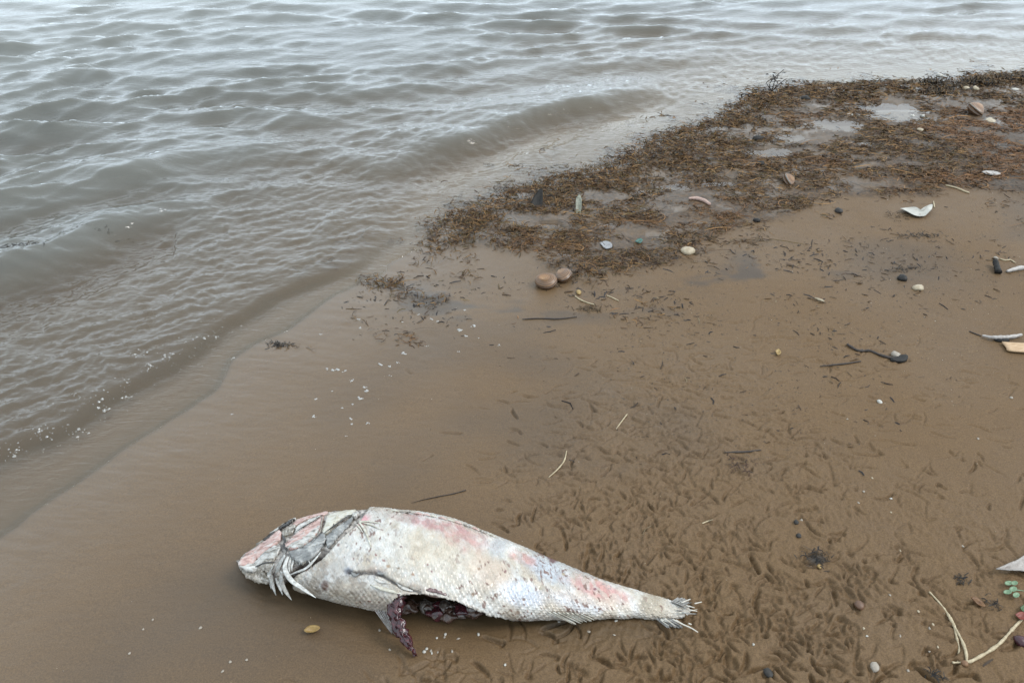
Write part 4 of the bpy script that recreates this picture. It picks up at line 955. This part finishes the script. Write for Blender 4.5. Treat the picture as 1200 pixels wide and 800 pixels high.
# ------------------------------------------------------------------ single things lying on the beach
def spot(px, py, lift=0.0):
    z = .03
    for _ in range(4):
        x, y = flat(px, py, z + lift); z = gz(x, y)
        if gd(x, y) < .1: z = max(z, wz(x, y))
    return np.array([x, y, z + lift])
def pxm(p): return math.sqrt(p[0] ** 2 + p[1] ** 2 + (CAM_H - p[2]) ** 2) / FPX * .985
def local(name, V, F, mat, root_, parent=None, smooth=True, **kw):
    o = np_mesh(name, np.asarray(V) - root_, F, mat, parent, smooth=smooth, **kw)
    if parent is None: o.location = root_
    return o
def ico(sub=2):
    bm = bmesh.new(); bmesh.ops.create_icosphere(bm, subdivisions=sub, radius=1.0)
    V = np.array([v.co[:] for v in bm.verts]); F = np.array([[v.index for v in f.verts] for f in bm.faces]); bm.free(); return V, F
IV, IF = ico(2)
S = simple
M_BLACK = S('black_stone', (.009, .008, .007), (.028, .025, .022), 90, .6, spec=.2); M_CREAM = S('cream_stone', (.25, .19, .12), (.40, .34, .24), 60, .5)
M_PALE = S('pale_stone', (.20, .165, .13), (.32, .28, .23), 80, .6); M_BROWN = S('brown_stone', (.060, .028, .014), (.13, .065, .033), 90, .5); M_SLATE = S('slate_stone', (.018, .016, .014), (.042, .038, .034), 70, .6, spec=.2)
M_WHITE = S('white_shell', (.28, .26, .22), (.46, .44, .40), 120, .5); M_TWIG = S('dark_twig', (.012, .009, .008), (.045, .032, .024), 140, .7, stretch=(1, 1, 1)); M_STRAW = S('pale_straw', (.25, .19, .11), (.46, .38, .25), 160, .6)
M_GREYW = S('grey_driftwood', (.24, .21, .19), (.42, .39, .36), 120, .7); M_CHIP = S('tan_wood', (.30, .18, .09), (.48, .34, .21), 55, .65, stretch=(1, 5, 1)); M_CHAR = S('charcoal', (.007, .006, .0055), (.024, .021, .018), 130, .65, spec=.2)
M_PINK = S('pink_bone_chip', (.28, .17, .13), (.42, .30, .25), 90, .5); M_LEAFY = S('yellow_leaf', (.20, .12, .035), (.32, .22, .08), 90, .5); M_GREEN = S('green_leaf', (.085, .15, .075), (.17, .25, .15), 110, .45)
M_DGREEN = S('dark_green_leaf', (.03, .065, .02), (.06, .11, .035), 110, .45); M_RED = S('red_leaf', (.12, .022, .014), (.22, .05, .03), 100, .45); M_MAROON = S('maroon_stone', (.025, .006, .009), (.06, .016, .02), 90, .35); M_RUST = S('rust_leaf', (.10, .045, .018), (.20, .105, .045), 100, .6)
M_PLAST = S('white_plastic', (.27, .25, .215), (.41, .39, .34), 40, .45); M_TEAL = S('teal_plastic', (.03, .085, .068), (.05, .13, .105), 60, .4); M_LILAC = S('clear_plastic', (.13, .12, .12), (.24, .23, .23), 60, .2); M_OLIVE = S('olive_shell', (.10, .10, .07), (.24, .24, .19), 90, .45)

def pebble(name, label, cat, px, py, w_, h_, mat, sink=.25, seed=0, rot=None, group=None):
    p0 = spot(px, py); s_ = pxm(p0); r1 = w_ * s_ / 2; r2_ = h_ * s_ / 2 / .62
    V = IV * np.array([r1, r2_, min(r1, r2_) * .68]); V = V * (1 + .30 * (np.c_[[vn(IV[:, 0] * 1.6 + seed, IV[:, 1] * 1.6 + IV[:, 2], 160)] * 3].T - .5)) if False else V * (1 + (.9 if w_ < 6 else .42) * (vn(IV[:, 0] * 1.5 + seed * 3.1, IV[:, 1] * 1.5 + IV[:, 2] * 1.3, 160)[:, None] - .5))
    a_ = random.uniform(-.5, .5) if rot is None else rot; c_, s2 = math.cos(a_), math.sin(a_)
    V = np.c_[V[:, 0] * c_ - V[:, 1] * s2, V[:, 0] * s2 + V[:, 1] * c_, V[:, 2] + min(r1, r2_) * .68 * (1 - 2 * sink)]
    V[:, 2] -= min(r1, r2_) * .16; o = np_mesh(name, V, IF, mat); o.location = p0; return tag(o, label, cat, group)
def tube(pts3, rad, n=None, sides=7, knots=.18, seed=0, taper=(1, 1)):
    P = smooth_line(np.array(pts3), 5); n = len(P); T = np.gradient(P, axis=0); T /= np.linalg.norm(T, axis=1, keepdims=True) + 1e-9
    ref = np.array([0, 0, 1.0]); Sx = np.cross(T, ref); nn_ = np.linalg.norm(Sx, axis=1, keepdims=True); Sx = np.where(nn_ > .05, Sx / (nn_ + 1e-9), np.array([1.0, 0, 0])); U_ = np.cross(Sx, T)
    r_ = rad * np.interp(np.linspace(0, 1, n), np.linspace(0, 1, len(taper)), taper) * (1 + knots * 2 * (vn(np.arange(n) * .9 + seed * 7, np.zeros(n), 170) - .5))
    V = [P[i] + (Sx[i] * math.cos(6.2832 * k / sides) + U_[i] * math.sin(6.2832 * k / sides)) * r_[i] for i in range(n) for k in range(sides)]
    F = []
    for i in range(n - 1):
        for k in range(sides):
            a, b = i * sides + k, i * sides + (k + 1) % sides; F += [(a, b, b + sides), (a, b + sides, a + sides)]
    V += [P[0], P[-1]]; e = len(V)
    for k in range(sides): F += [(e - 2, (k + 1) % sides, k), (e - 1, (n - 1) * sides + k, (n - 1) * sides + (k + 1) % sides)]
    return np.array(V), np.array(F)
def stick_geo(pix, wpx, lifts=None, taper=(.7, 1, .6), knots=.2, seed=0):
    p0 = spot(*pix[len(pix) // 2]); s_ = pxm(p0); rad = wpx * s_ / 2
    pts = [spot(px, py, rad * .7 + (lifts[i] if lifts else 0)) for i, (px, py) in enumerate(pix)]
    V, F = tube(pts, rad, knots=knots, seed=seed, taper=taper); return V, F, p0
def stick(name, label, cat, pix, wpx, mat, parent=None, group=None, **kw):
    V, F, p0 = stick_geo(pix, wpx, **kw)
    o = local(name, V, F, mat, p0); return tag(o, label, cat, group)
def chip_geo(pix, thick=.003, lift=.001, cup=.0, ridge=None, n=30):
    """a thin piece with its outline on the sand, bulged or cupped, with thickness"""
    P = np.array([spot(px, py) for px, py in pix]); P2 = smooth_line(np.vstack([P, P[:1]]), 4)[:-1]; c = P2.mean(0); m = len(P2); V = []
    for side in (1, -1):
        for f in (1, .72, .4):
            for q in P2:
                x = c[:2] + (q[:2] - c[:2]) * f; z = c[2] + (q[2] - c[2]) * f + lift + cup * f * f + .25 * abs(cup) * (vn(x[0] * 70, x[1] * 70, 175) - .5)
                V.append((x[0], x[1], z + (thick if side > 0 else 0)))
        V.append((c[0], c[1], c[2] + lift + (thick if side > 0 else 0)))
    V = np.array(V); h = 3 * m + 1; F = []
    for s0, fl in ((0, False), (h, True)):
        for r_ in range(2):
            for i in range(m):
                a, b = s0 + r_ * m + i, s0 + r_ * m + (i + 1) % m; t = [(a, b, b + m), (a, b + m, a + m)]; F += [x[::-1] for x in t] if fl else t
        for i in range(m): t = (s0 + 2 * m + i, s0 + 2 * m + (i + 1) % m, s0 + 3 * m); F.append(t[::-1] if fl else t)
    for i in range(m): a, b = i, (i + 1) % m; F += [(a, h + a, h + b), (a, h + b, b)]
    return V, np.array(F), c
def chip(name, label, cat, pix, mat, group=None, **kw):
    V, F, c = chip_geo(pix, **kw); o = local(name, V, F, mat, c); return tag(o, label, cat, group)

# --- clam shells
m_clam, nt, out = mat_new('brown_clam_shell'); p = principled(nt, out)
rr_ = attr(nt, 'growth'); f = mth(nt, 'FRACT', mth(nt, 'ADD', mth(nt, 'MULTIPLY', rr_, 9.0), mth(nt, 'MULTIPLY', noise(nt, 25, 3, .5, objco(nt)), .8)))
c_ = ramp(nt, rr_, [(.10, (0.2652, 0.1520, 0.0703)), (.42, (0.1950, 0.0950, 0.0370)), (.52, (0.0585, 0.0274, 0.0133)), (.75, (0.0780, 0.0418, 0.0222)), (.98, (0.0390, 0.0228, 0.0148))])
c_ = mixc(nt, .55, c_, ramp(nt, f, [(.1, (0.0390, 0.0198, 0.0104)), (.6, (0.2340, 0.1254, 0.0555))])); nt.links.new(c_, p.inputs['Base Color']); p.inputs['Roughness'].default_value = .42
nt.links.new(bump(nt, f, .9, .003), p.inputs['Normal'])
def valve(w_, d_, h_, inner=False, nr=12, nt_=36):
    V = []; g = []
    for r_ in range(nr + 1):
        f = r_ / nr
        for k in range(nt_):
            t = 6.2832 * k / nt_; rx = .5 * w_ * f * (1 + .10 * math.cos(t) * 1); ry = .5 * d_ * f * (1 + .12 * math.sin(t))
            V.append((rx * math.cos(t) + .10 * w_ * (1 - f), ry * math.sin(t) + .34 * d_ * (1 - f) ** 1.5, h_ * (1 - f ** 2.3) ** .62)); g.append(f)
    F = [(r_ * nt_ + k, (r_ + 1) * nt_ + k, (r_ + 1) * nt_ + (k + 1) % nt_, r_ * nt_ + (k + 1) % nt_) for r_ in range(nr) for k in range(nt_)]
    return np.array(V), np.array(F), np.array(g)
def clam(label, px, py, wpx, rot, tilt=(0, 0), gape=0.0, aspect=.86, group=None):
    p0 = spot(px, py); s_ = pxm(p0); w_ = wpx * s_; d_ = w_ * aspect; h_ = w_ * .36
    e = empty('clam_shell', p0 + np.array([0, 0, h_ * .62]), label, 'shell', group); e.rotation_euler = (tilt[0], tilt[1], rot)
    V, F, g = valve(w_, d_, h_); np_mesh('valve', V, F, m_clam, e, attrs=dict(growth=g))
    V2 = V * np.array([1, 1, -1]); 
    if gape:   # the lower valve swung open on the hinge: its white lining shows
        hy = .36 * d_; c_, s2 = math.cos(-gape), math.sin(-gape); y, z = V2[:, 1] - hy, V2[:, 2] - .002
        V2 = np.c_[V2[:, 0], y * c_ - z * s2 + hy, y * s2 + z * c_]
    np_mesh('valve', V2, F[:, ::-1], m_clam, e, attrs=dict(growth=g))
    if gape:
        lin = V * np.array([.93, .93, .82]) - np.array([0, 0, .0015]); np_mesh('lining', lin, F[:, ::-1], M_WHITE, e)
        l2 = lin * np.array([1, 1, -1]); y, z = l2[:, 1] - hy, l2[:, 2] + .001; l2 = np.c_[l2[:, 0], y * c_ - z * s2 + hy, y * s2 + z * c_]; np_mesh('lining', l2, F, M_WHITE, e)
    return e
clam('pale topped brown clam shell, larger of a pair below the weed mat', 641, 334, 27, R(170), (R(-14), R(6)))
clam('reddish brown clam shell, smaller of a pair below the weed mat', 661, 328, 22, R(60), (R(-20), R(-8)))
clam('dark brown clam shell gaping with a white rim on rusty weed mat', 922, 214, 16, R(-60), (R(-10), R(38)), .35, .85)
clam('brown clam shell with a curved white rim beside a cream chip', 1140, 133, 18, R(-40), (R(0), R(28)), .32, .8)
# --- shards and chips
chip('shell_chip', 'cream coloured chip beside the white rimmed brown clam', 'shell', [(1154, 139), (1161, 137), (1168, 141), (1166, 143.5), (1156, 142)], M_CREAM, cup=-.006)
chip('shell_chip', 'white oval chip at the edge of the weed puddle', 'shell', [(989, 133), (995, 131.5), (1002, 133), (1000, 136), (991, 136)], M_WHITE, cup=-.008)
pebble('cream_lump', 'yellowish cream lump of shell at lower edge of weed mat', 'shell', 806, 296, 17, 9, M_CREAM, .2, 3)
pebble('pebble', 'small pale yellow speck in the weed below the puddle', 'pebble', 1078, 153, 6, 5, M_CREAM, .2, 4)
for px, py in ((1069, 136.5), (1081, 137)): pebble('shell_crumb_or_glint', 'tiny white crumb beside the puddle in the weed', 'shell', px, py, 4, 3, M_WHITE, .2, px, group='white crumbs by the puddle')
for px, py in ((1132, 104), (1143, 104.5)): pebble('cream_pebble', 'small cream pebble at foot of the dark weed bank', 'pebble', px, py, 7, 4, M_CREAM, .2, px, group='cream pebbles by the dark bank')
chip('shell_chip', 'white sliver on dark weed beyond the cream pebbles', 'shell', [(1183, 104), (1190, 102.8), (1197, 104.5), (1190, 106)], M_WHITE, cup=-.006)
V, F, c = chip_geo([(622, 241), (627, 236), (635, 232), (635.5, 241), (631, 244), (625, 244)], .004, .012, .01); o = local('dark_shard', V, F, M_CHAR, c); o.rotation_euler = (R(30), 0, 0); tag(o, 'dark upright shard poking out of the weed mat', 'shard')
V, F, c = chip_geo([(674, 241), (678, 238.5), (681, 242), (680, 250), (677, 252), (674.5, 248)], .004, .012, .01); o = local('pale_shard', V, F, M_OLIVE, c); o.rotation_euler = (R(30), 0, 0); tag(o, 'pale greenish shard standing in the weed mat', 'shard')
chip('plastic_scrap', 'small teal scrap of plastic in the brown weed', 'scrap', [(744, 285), (748, 282), (753, 283), (750, 287)], M_TEAL, cup=.006)
chip('plastic_scrap', 'pale grey film scrap lying flat on the weed mat', 'scrap', [(703, 286), (709, 283.5), (716, 286), (717, 291), (710, 293), (706, 290)], M_LILAC, thick=.001, cup=.004)
stick('rib_bone', 'pinkish curved rib bone lying on the weed mat', 'bone', [(807, 232.5), (816, 232.5), (825, 235), (832, 239.5)], 4.6, M_PINK, taper=(.5, 1, 1, .7), knots=.08)
# crumpled white plastic
P = []
outl = [(1054, 247), (1064, 245.5), (1074, 247.5), (1081, 250), (1085, 246), (1091, 244.5), (1090, 250), (1084, 255), (1074, 256), (1062, 252)]
V, F, c = chip_geo(outl, .0015, .002, .003); V[:, 2] += .012 * (vn(V[:, 0] * 30, V[:, 1] * 30, 181)) + .006 * np.clip((V[:, 0] - c[0]) / .07, 0, 1)
tag(local('plastic_scrap', V, F, M_PLAST, c, smooth=False), 'crumpled white scrap of plastic on the sand below the weed', 'scrap')
chip('feather', 'flat whitish oval leaf lying on the weed mat', 'leaf', [(1150, 203), (1156, 201.8), (1165, 202.5), (1172, 205.5), (1166, 207), (1156, 206)], M_GREYW, thick=.002, cup=.006)
# --- pebbles
pebble('pebble', 'small black pebble just above a cream pebble', 'pebble', 1057, 327, 10, 7, M_BLACK, .2, 1)
pebble('pebble', 'smooth cream pebble just below a black pebble', 'pebble', 1075, 338, 13, 6, M_CREAM, .25, 2)
pebble('pebble', 'dark slate pebble at the lower edge of the rusty weed', 'pebble', 983, 248, 9, 6, M_SLATE, .25, 5)
pebble('charcoal_lump', 'black lump at the end of a dark streak in the weed', 'charcoal', 887, 259, 9, 5, M_CHAR, .25, 6)
pebble('dark_stone', 'flat black stone on the weed near a wet hollow', 'stone', 888, 163.5, 15, 6, M_CHAR, .3, 7)
pebble('dark_stone', 'black stone among the weed close to the gaping clam', 'stone', 891, 192, 9, 5, M_CHAR, .3, 8)
pebble('dark_stone', 'rounded dark stone at the water edge of the weed bank', 'stone', 944, 116, 10, 5, M_BLACK, .3, 9)
for px, py in ((940, 612), (943, 628)): pebble('pebble', 'tiny black pebble between bird tracks above the dark weed tuft', 'pebble', px - 7, py, 6, 4, M_SLATE, .2, px, group='tiny black pebbles among bird tracks')
pebble('pebble', 'oval slate black pebble among the deep bird tracks', 'pebble', 900, 789, 10, 7, M_SLATE, .2, 12)
pebble('pebble', 'round pale beige pebble among the bird tracks', 'pebble', 1025, 781.5, 9, 8, M_PALE, .2, 13)
pebble('pebble', 'brown pebble sitting in a bird track', 'pebble', 1006, 711, 11, 7, M_BROWN, .3, 14)
pebble('pebble', 'tiny orange pebble below the dark weed tuft', 'pebble', 960, 664, 4.5, 3.5, M_LEAFY, .2, 15)
pebble('pebble', 'maroon pebble beside the pale root strands', 'pebble', 1197, 751, 14, 8, M_MAROON, .3, 16)
pebble('pebble', 'small pale pebble high among the bird tracks', 'pebble', 940, 607, 5, 3, M_PALE, .25, 17)
pebble('pebble', 'small white stone on open sand right of bird tracks', 'pebble', 1031, 471, 6, 4.5, M_WHITE, .25, 18)
for px, py in ((1012, 576), (1044, 584), (1006, 589), (1055, 645), (1044, 600), (1128, 640), (1022, 560), (993, 491), (1185, 466), (1146, 514), (883, 755), (1016, 745), (1012, 736), (1055, 745), (1093, 732), (1089, 736), (1099, 758), (1076, 716), (1043, 697), (1090, 760), (1064, 786)):
    pebble('shell_crumb_or_glint', 'tiny pale shell crumb on the trampled sand', 'shell', px, py, random.uniform(1.8, 3.2), random.uniform(1.4, 2.2), random.choice((M_WHITE, M_PALE, M_CREAM)), .25, px, group='pale crumbs on the trampled sand')
for px, py in ((505, 762), (513, 764), (497, 763), (530, 763), (537, 748), (522, 743), (521, 746), (561, 743), (512, 747), (445, 738), (457, 761), (720, 744), (722, 727), (655, 728), (592, 779), (690, 740), (500, 760), (506, 765)):
    pebble('flesh_crumb', 'white crumb on the sand beside the torn fish belly', 'crumb', px, py, random.uniform(2, 4.6), random.uniform(1.4, 2.8), random.choice((M_WHITE, M_PALE, M_PALE)), .2, px, group='white crumbs beside the fish')
for px, py in ((168, 737), (179, 726), (270, 775), (289, 773), (152, 765), (261, 786), (235, 735)):
    pebble('grit_crumb', 'tiny pale crumb on the smooth sand before the fish head', 'crumb', px, py, random.uniform(2, 3.8), random.uniform(1.4, 2.4), M_PALE, .25, px, group='pale crumbs by the fish head')
# --- sticks
stick('twig', 'dark crooked twig on open sand with a pale stone at its end', 'twig', [(993, 403), (1004, 410), (1012, 411), (1020, 411), (1032, 416), (1043, 419), (1050, 420)], 3.4, M_TWIG, taper=(.6, 1, .9, 1.3), knots=.3, seed=2)
chip('bark_piece', 'thick dark bark piece under the end of the crooked twig', 'bark', [(1043, 422), (1052, 418.5), (1062, 418), (1063, 422), (1057, 425), (1045, 424)], M_CHAR, thick=.010, lift=-.002)
pebble('pebble', 'pale tan pebble leaning on the end of the crooked twig', 'pebble', 1049, 417, 9, 6, M_PALE, .1, 19)
stick('twig', 'thin straight dark twig below the crooked twig', 'twig', [(961, 429), (975, 427.5), (990, 426), (1009, 423)], 2.4, M_TWIG, taper=(.3, .8, 1, .5), seed=3)
stick('twig', 'dark straight twig lying across the slashed bird tracks', 'twig', [(848, 530), (862, 529.5), (876, 529), (892, 527)], 2.6, M_TWIG, taper=(.3, 1, 1, .4), seed=4)
stick('twig', 'thin dark twig on the sand behind the fish back', 'twig', [(482, 589), (497, 585), (516, 581), (532, 578), (546, 574)], 1.4, M_TWIG, taper=(.2, .7, 1, .9), seed=5)
stick('straw', 'curved pale straw on smooth sand above the tracks', 'straw', [(643, 559), (653, 550), (661, 540), (664, 528)], 1.8, M_STRAW, taper=(.5, 1, .7), seed=6)
stick('straw', 'short pale straw lying across a dark track groove', 'straw', [(722, 502), (729, 493), (735, 485)], 1.6, M_STRAW, taper=(.6, 1, .7), seed=7)
stick('straw', 'short pale straw in the bird tracks above the fish tail', 'straw', [(823, 613), (829, 610.5), (835, 608.5)], 1.8, M_STRAW, seed=8)
stick('straw', 'tiny pale straw standing below the white plastic scrap', 'straw', [(1095, 243), (1094.5, 239), (1094, 236)], 1.6, M_STRAW, seed=9)
stick('straw', 'pale straw with a dark tip on the weed edge', 'straw', [(1108, 217), (1120, 220), (1130, 224), (1136, 226)], 2.2, M_STRAW, seed=10)
stick('straw', 'pale yellow straw beside the paired clam shells', 'straw', [(674, 347), (680, 351), (688, 354.5), (697, 357)], 2.0, M_STRAW, seed=11)
pebble('seed', 'bright yellow seed beside the paired clam shells', 'seed', 678, 343.5, 6, 6, M_LEAFY, .1, 20)
stick('straw', 'pale straw on silty sand right of the yellow seed', 'straw', [(711, 346), (718, 349), (725, 352.5)], 1.6, M_STRAW, seed=12)
stick('twig', 'long thin dark twig at the foot of the clam pair', 'twig', [(612, 374), (630, 373), (655, 373.5), (676, 371)], 2.0, M_TWIG, taper=(.4, .9, 1, .5), seed=13)
stick('leaf_curl', 'orange brown curled leaf bit on grey sand', 'leaf', [(955, 349), (960, 351), (966, 353)], 3.0, M_CREAM, taper=(.4, 1, .5), seed=14)
e_s = spot(1168, 318); 
stick('charred_stick', 'short charred stick standing upright with a pale broken top', 'stick', [(1170, 319), (1169, 315), (1167, 308), (1166, 305)], 6.0, M_CHAR, taper=(1.2, 1, .9, .8), lifts=[0, .004, .010, .014], seed=15)
pebble('wood_crumb', 'pale crumb on top of the charred stick', 'wood', 1166.5, 304, 4.5, 3, M_PALE, -.2, 21)
stick('straw', 'yellow split straw behind the charred stick', 'straw', [(1171, 303), (1178, 305), (1184, 304.5), (1190, 308)], 1.8, M_STRAW, seed=16)
stick('driftwood_stick', 'pale grey driftwood stick beside the charred stick', 'stick', [(1180, 318), (1187, 316), (1196, 314), (1215, 312)], 4.6, M_GREYW, taper=(.5, 1, 1, .8), seed=17)
stick('driftwood_stick', 'pale peeled stick resting over a black lump', 'stick', [(1151, 393), (1162, 395), (1175, 395), (1188, 394), (1197, 392)], 4.0, M_GREYW, taper=(.4, 1, 1, .7), lifts=[.002, .006, .008, .006, .004], seed=18)
stick('twig', 'thin dark twig reaching left from the peeled stick', 'twig', [(1136, 388), (1143, 391), (1150, 393.5)], 1.6, M_TWIG, seed=19)
pebble('charcoal_lump', 'black lump under the pale peeled stick', 'charcoal', 1173, 399, 15, 6, M_CHAR, .2, 22)
chip('wood_chip', 'flat tan wood chip below the pale peeled stick', 'wood', [(1173, 403), (1185, 404), (1205, 405), (1230, 407), (1225, 417), (1200, 415), (1181, 413), (1178, 409)], M_CHIP, thick=.005, lift=.002, cup=.003)
# fibrous root strands
r0 = spot(1128, 776); e = empty('fibrous_root', r0, 'pale straw coloured root with three long strands on the sand', 'root')
for pix, wd_ in (([(1089, 693), (1100, 705), (1110, 718), (1116, 728), (1122, 740), (1128, 752), (1132, 764), (1133, 776)], 2.8), ([(1114, 722), (1118, 733), (1121, 746), (1124, 760), (1124, 774)], 2.2), ([(1116, 776), (1126, 775), (1136, 775), (1148, 769), (1160, 762), (1172, 753), (1182, 742), (1192, 731), (1206, 718), (1225, 704)], 3.0)):
    V, F, _ = stick_geo(pix, wd_, taper=(.6, 1, 1, 1), knots=.35, seed=30 + len(pix)); np_mesh('strand', V - r0, F, M_STRAW, e)
V = IV * .007 * np.array([1, 1, .7]); np_mesh('knot', V + spot(1130, 778) - r0 + np.array([0, 0, .003]), IF, M_RUST, e)
# grey dried leaf, green sprig, red leaf bits at the right
chip('dried_leaf', 'grey white dried leaf with a torn edge, beside the green sprig', 'leaf', [(1164, 672), (1176, 667), (1190, 661), (1205, 652), (1222, 650), (1225, 672), (1205, 675), (1190, 674), (1178, 673)], M_GREYW, thick=.003, lift=.001, cup=.014)
g0 = spot(1186, 693); e = empty('green_sprig', g0, 'small sprig of round pale green leaves on the sand', 'plant')
for px, py, a_, b_ in ((1180, 686, 9, 5), (1187, 686, 8, 5), (1185.5, 693, 9, 6), (1179, 696.5, 10, 5), (1189, 700, 8, 6)):
    pts = [(px + a_ / 2 * math.cos(t), py + b_ / 2 * math.sin(t)) for t in np.linspace(0, 6.2832, 9)[:-1]]; V, F, c = chip_geo(pts, .0012, .006, .003); np_mesh('leaflet', V - g0, F, M_GREEN, e)
V, F, _ = stick_geo([(1186, 692), (1192, 691), (1200, 692)], 1.2); np_mesh('stem', V - g0, F, M_GREEN, e)
chip('leaf', 'dark green leaf scrap under the round leaved sprig', 'leaf', [(1194, 714), (1200, 710), (1210, 712), (1208, 720), (1198, 719)], M_DGREEN, thick=.0015, cup=.006)
chip('leaf', 'red leaf bit touching the long root strand', 'leaf', [(1188, 722), (1194, 719), (1201, 721), (1203, 727), (1195, 728)], M_RED, thick=.0015, cup=.006)
chip('leaf', 'folded rust brown leaf between bird tracks and roots', 'leaf', [(1136, 703), (1142, 703), (1150, 708), (1153, 713), (1146, 712), (1140, 708)], M_RUST, thick=.0015, cup=.008)
chip('leaf', 'yellow leaf curled on the sand below the fish gills', 'leaf', [(357, 742), (363, 737), (371, 736.5), (376, 739), (370, 743.5), (360, 744.5)], M_LEAFY, thick=.0018, lift=.002, cup=.009)
chip('leaf', 'small yellow leaf bit on the speckled sand', 'leaf', [(908, 413), (912, 411), (915, 415), (911, 418)], M_LEAFY, thick=.0015, cup=.005)
# tufts of dark weed
def tuft(name, label, px, py, rx, ry, n, L_, cols_, lift_=.006, cat='weed tuft', w_=.0011, kind=None):
    p0 = spot(px, py); s_ = pxm(p0); r3 = np.random.default_rng(int(px)); X = p0[0] + r3.normal(0, rx * s_ * .5, n); Y = p0[1] + r3.normal(0, ry * s_ * .8, n)
    Zt = ground_z(X, Y); Zt = np.where(shore(X, Y) < .05, np.maximum(Zt, water_z(X, Y)[2] - .001), Zt)
    o = ribbons(name, X - p0[0], Y - p0[1], Zt - p0[2] + .001, r3.uniform(0, 6.28, n), r3.uniform(.5, 1.2, n) * L_, np.full(n, w_), r3.uniform(0, lift_, n), .5, np.array(cols_)[r3.integers(0, len(cols_), n)], m_weed)
    o.location = p0; return tag(o, label, cat, kind=kind)
DKC = [(.010, .010, .011), (.02, .018, .016), (.03, .022, .014)]; BRC = [(.05, .032, .016), (.03, .019, .010), (.075, .05, .025)]
tuft('weed_tuft', 'small blackish weed tuft lying among the bird tracks', 957, 654, 14, 9, 60, .018, DKC)
tuft('weed_tuft', 'dark wisp of weed at the swash edge beyond the foam flecks', 328, 404, 16, 3, 60, .022, DKC)
tuft('weed_tuft', 'dark weed clot trodden into the sand beside the straight twig', 868, 545, 24, 14, 50, .014, [(.03, .016, .012), (.02, .014, .012), (.05, .026, .016)])
tuft('weed_tuft', 'brown weed tuft resting against the white plastic scrap', 1054, 253, 16, 6, 60, .022, BRC)
tuft('weed_tuft', 'brown weed tuft below the pair of clam shells', 692, 362, 18, 5, 70, .022, BRC)
tuft('weed_tuft', 'dark weed streak on the sand below the white plastic scrap', 1080, 276, 26, 5, 90, .020, DKC)
tuft('weed_tuft', 'blackish weed streak next to the small black pebble', 1062, 315, 26, 4, 60, .020, DKC)
tuft('weed_tuft', 'small black shred beside the brown folded leaf', 1163, 707, 7, 5, 24, .014, DKC)
tuft('weed_tuft', 'black shred with a pale speck near the dried leaf', 1126, 679, 9, 5, 26, .016, DKC)
tuft('weed_tuft', 'black shred below the pale root strands', 1093, 793, 9, 3, 26, .016, DKC)
tuft('floating_weed', 'dark weed raft floating on the lake in front of the wave', 24, 287, 24, 3, 60, .030, DKC, .003)
tuft('floating_weed', 'thin dark weed bits floating behind the first raft', 102, 264, 40, 4, 26, .016, DKC, .002)
tuft('floating_weed', 'dark weed clot floating off the weed bank', 590, 222, 18, 4, 46, .024, DKC, .010)
tuft('floating_weed', 'small dark weed clot floating just beyond the weed bank', 632, 215, 12, 4, 30, .022, DKC, .010)
tuft('floating_weed', 'dark weed bit drifting near the breaking wavelet', 575, 193, 10, 2, 22, .022, DKC, .004)
tuft('floating_weed', 'dark leaf bits drifting side by side below the wavelet', 602, 194, 10, 2, 18, .024, DKC, .004)
# upright twigs and lumps at the waterline
q = spot(905, 107); e = empty('dead_sprig', q, 'dead leafy sprig standing upright in the water by the bank', 'sprig')
for k in range(5):
    pts = [np.array([random.gauss(0, .004), random.gauss(0, .004), 0]), np.array([random.gauss(0, .02), 0, .05]), np.array([random.gauss(.01, .04), 0, .07 + .06 * random.random()])]
    V, F = tube(pts, .0025, sides=5); np_mesh('twig', V, F, M_TWIG, e)
n = 26; r3 = np.random.default_rng(9); lf = ribbons('dead_leaves', r3.normal(0, .022, n), r3.normal(0, .01, n), r3.uniform(0, .12, n), r3.uniform(0, 6.28, n), r3.uniform(.015, .035, n), np.full(n, .004), r3.uniform(0, .012, n), .5, np.array(DKC)[r3.integers(0, 3, n)], m_weed); lf.parent = e
q = spot(874, 113); stick('twig', 'small bent black twig poking from the water by the bank', 'twig', [(869, 115), (869, 111), (874, 110.5), (877, 111.5), (878, 115)], 1.6, M_TWIG, lifts=[-.01, .02, .03, .02, -.01])
tuft('weed_hummock', 'dark weedy lump with a white glint at the puddle inlet', 1092, 98, 20, 6, 160, .04, BRC + BRC + DKC, .030, 'hummock', .003, 'stuff')
pebble('shell_crumb_or_glint', 'white blob standing for a glint on the dark weedy lump', 'shell', 1099, 94, 7, 5, M_WHITE, -.6, 32)  # glint on the lump, put in as a white blob
for px, py, w_, h_, lb in ((1145, 97, 26, 5, 'dark low weed hummock between the inlet and the tall bank'), (1182, 94, 40, 6, 'tall dark weed hummock at the end of the bank'), (1107, 109, 30, 5, 'dark weed hummock below the water inlet')):
    tuft('weed_hummock', lb, px, py, w_, h_, 240, .04, BRC + BRC + DKC, .030, 'hummock', .003, 'stuff')
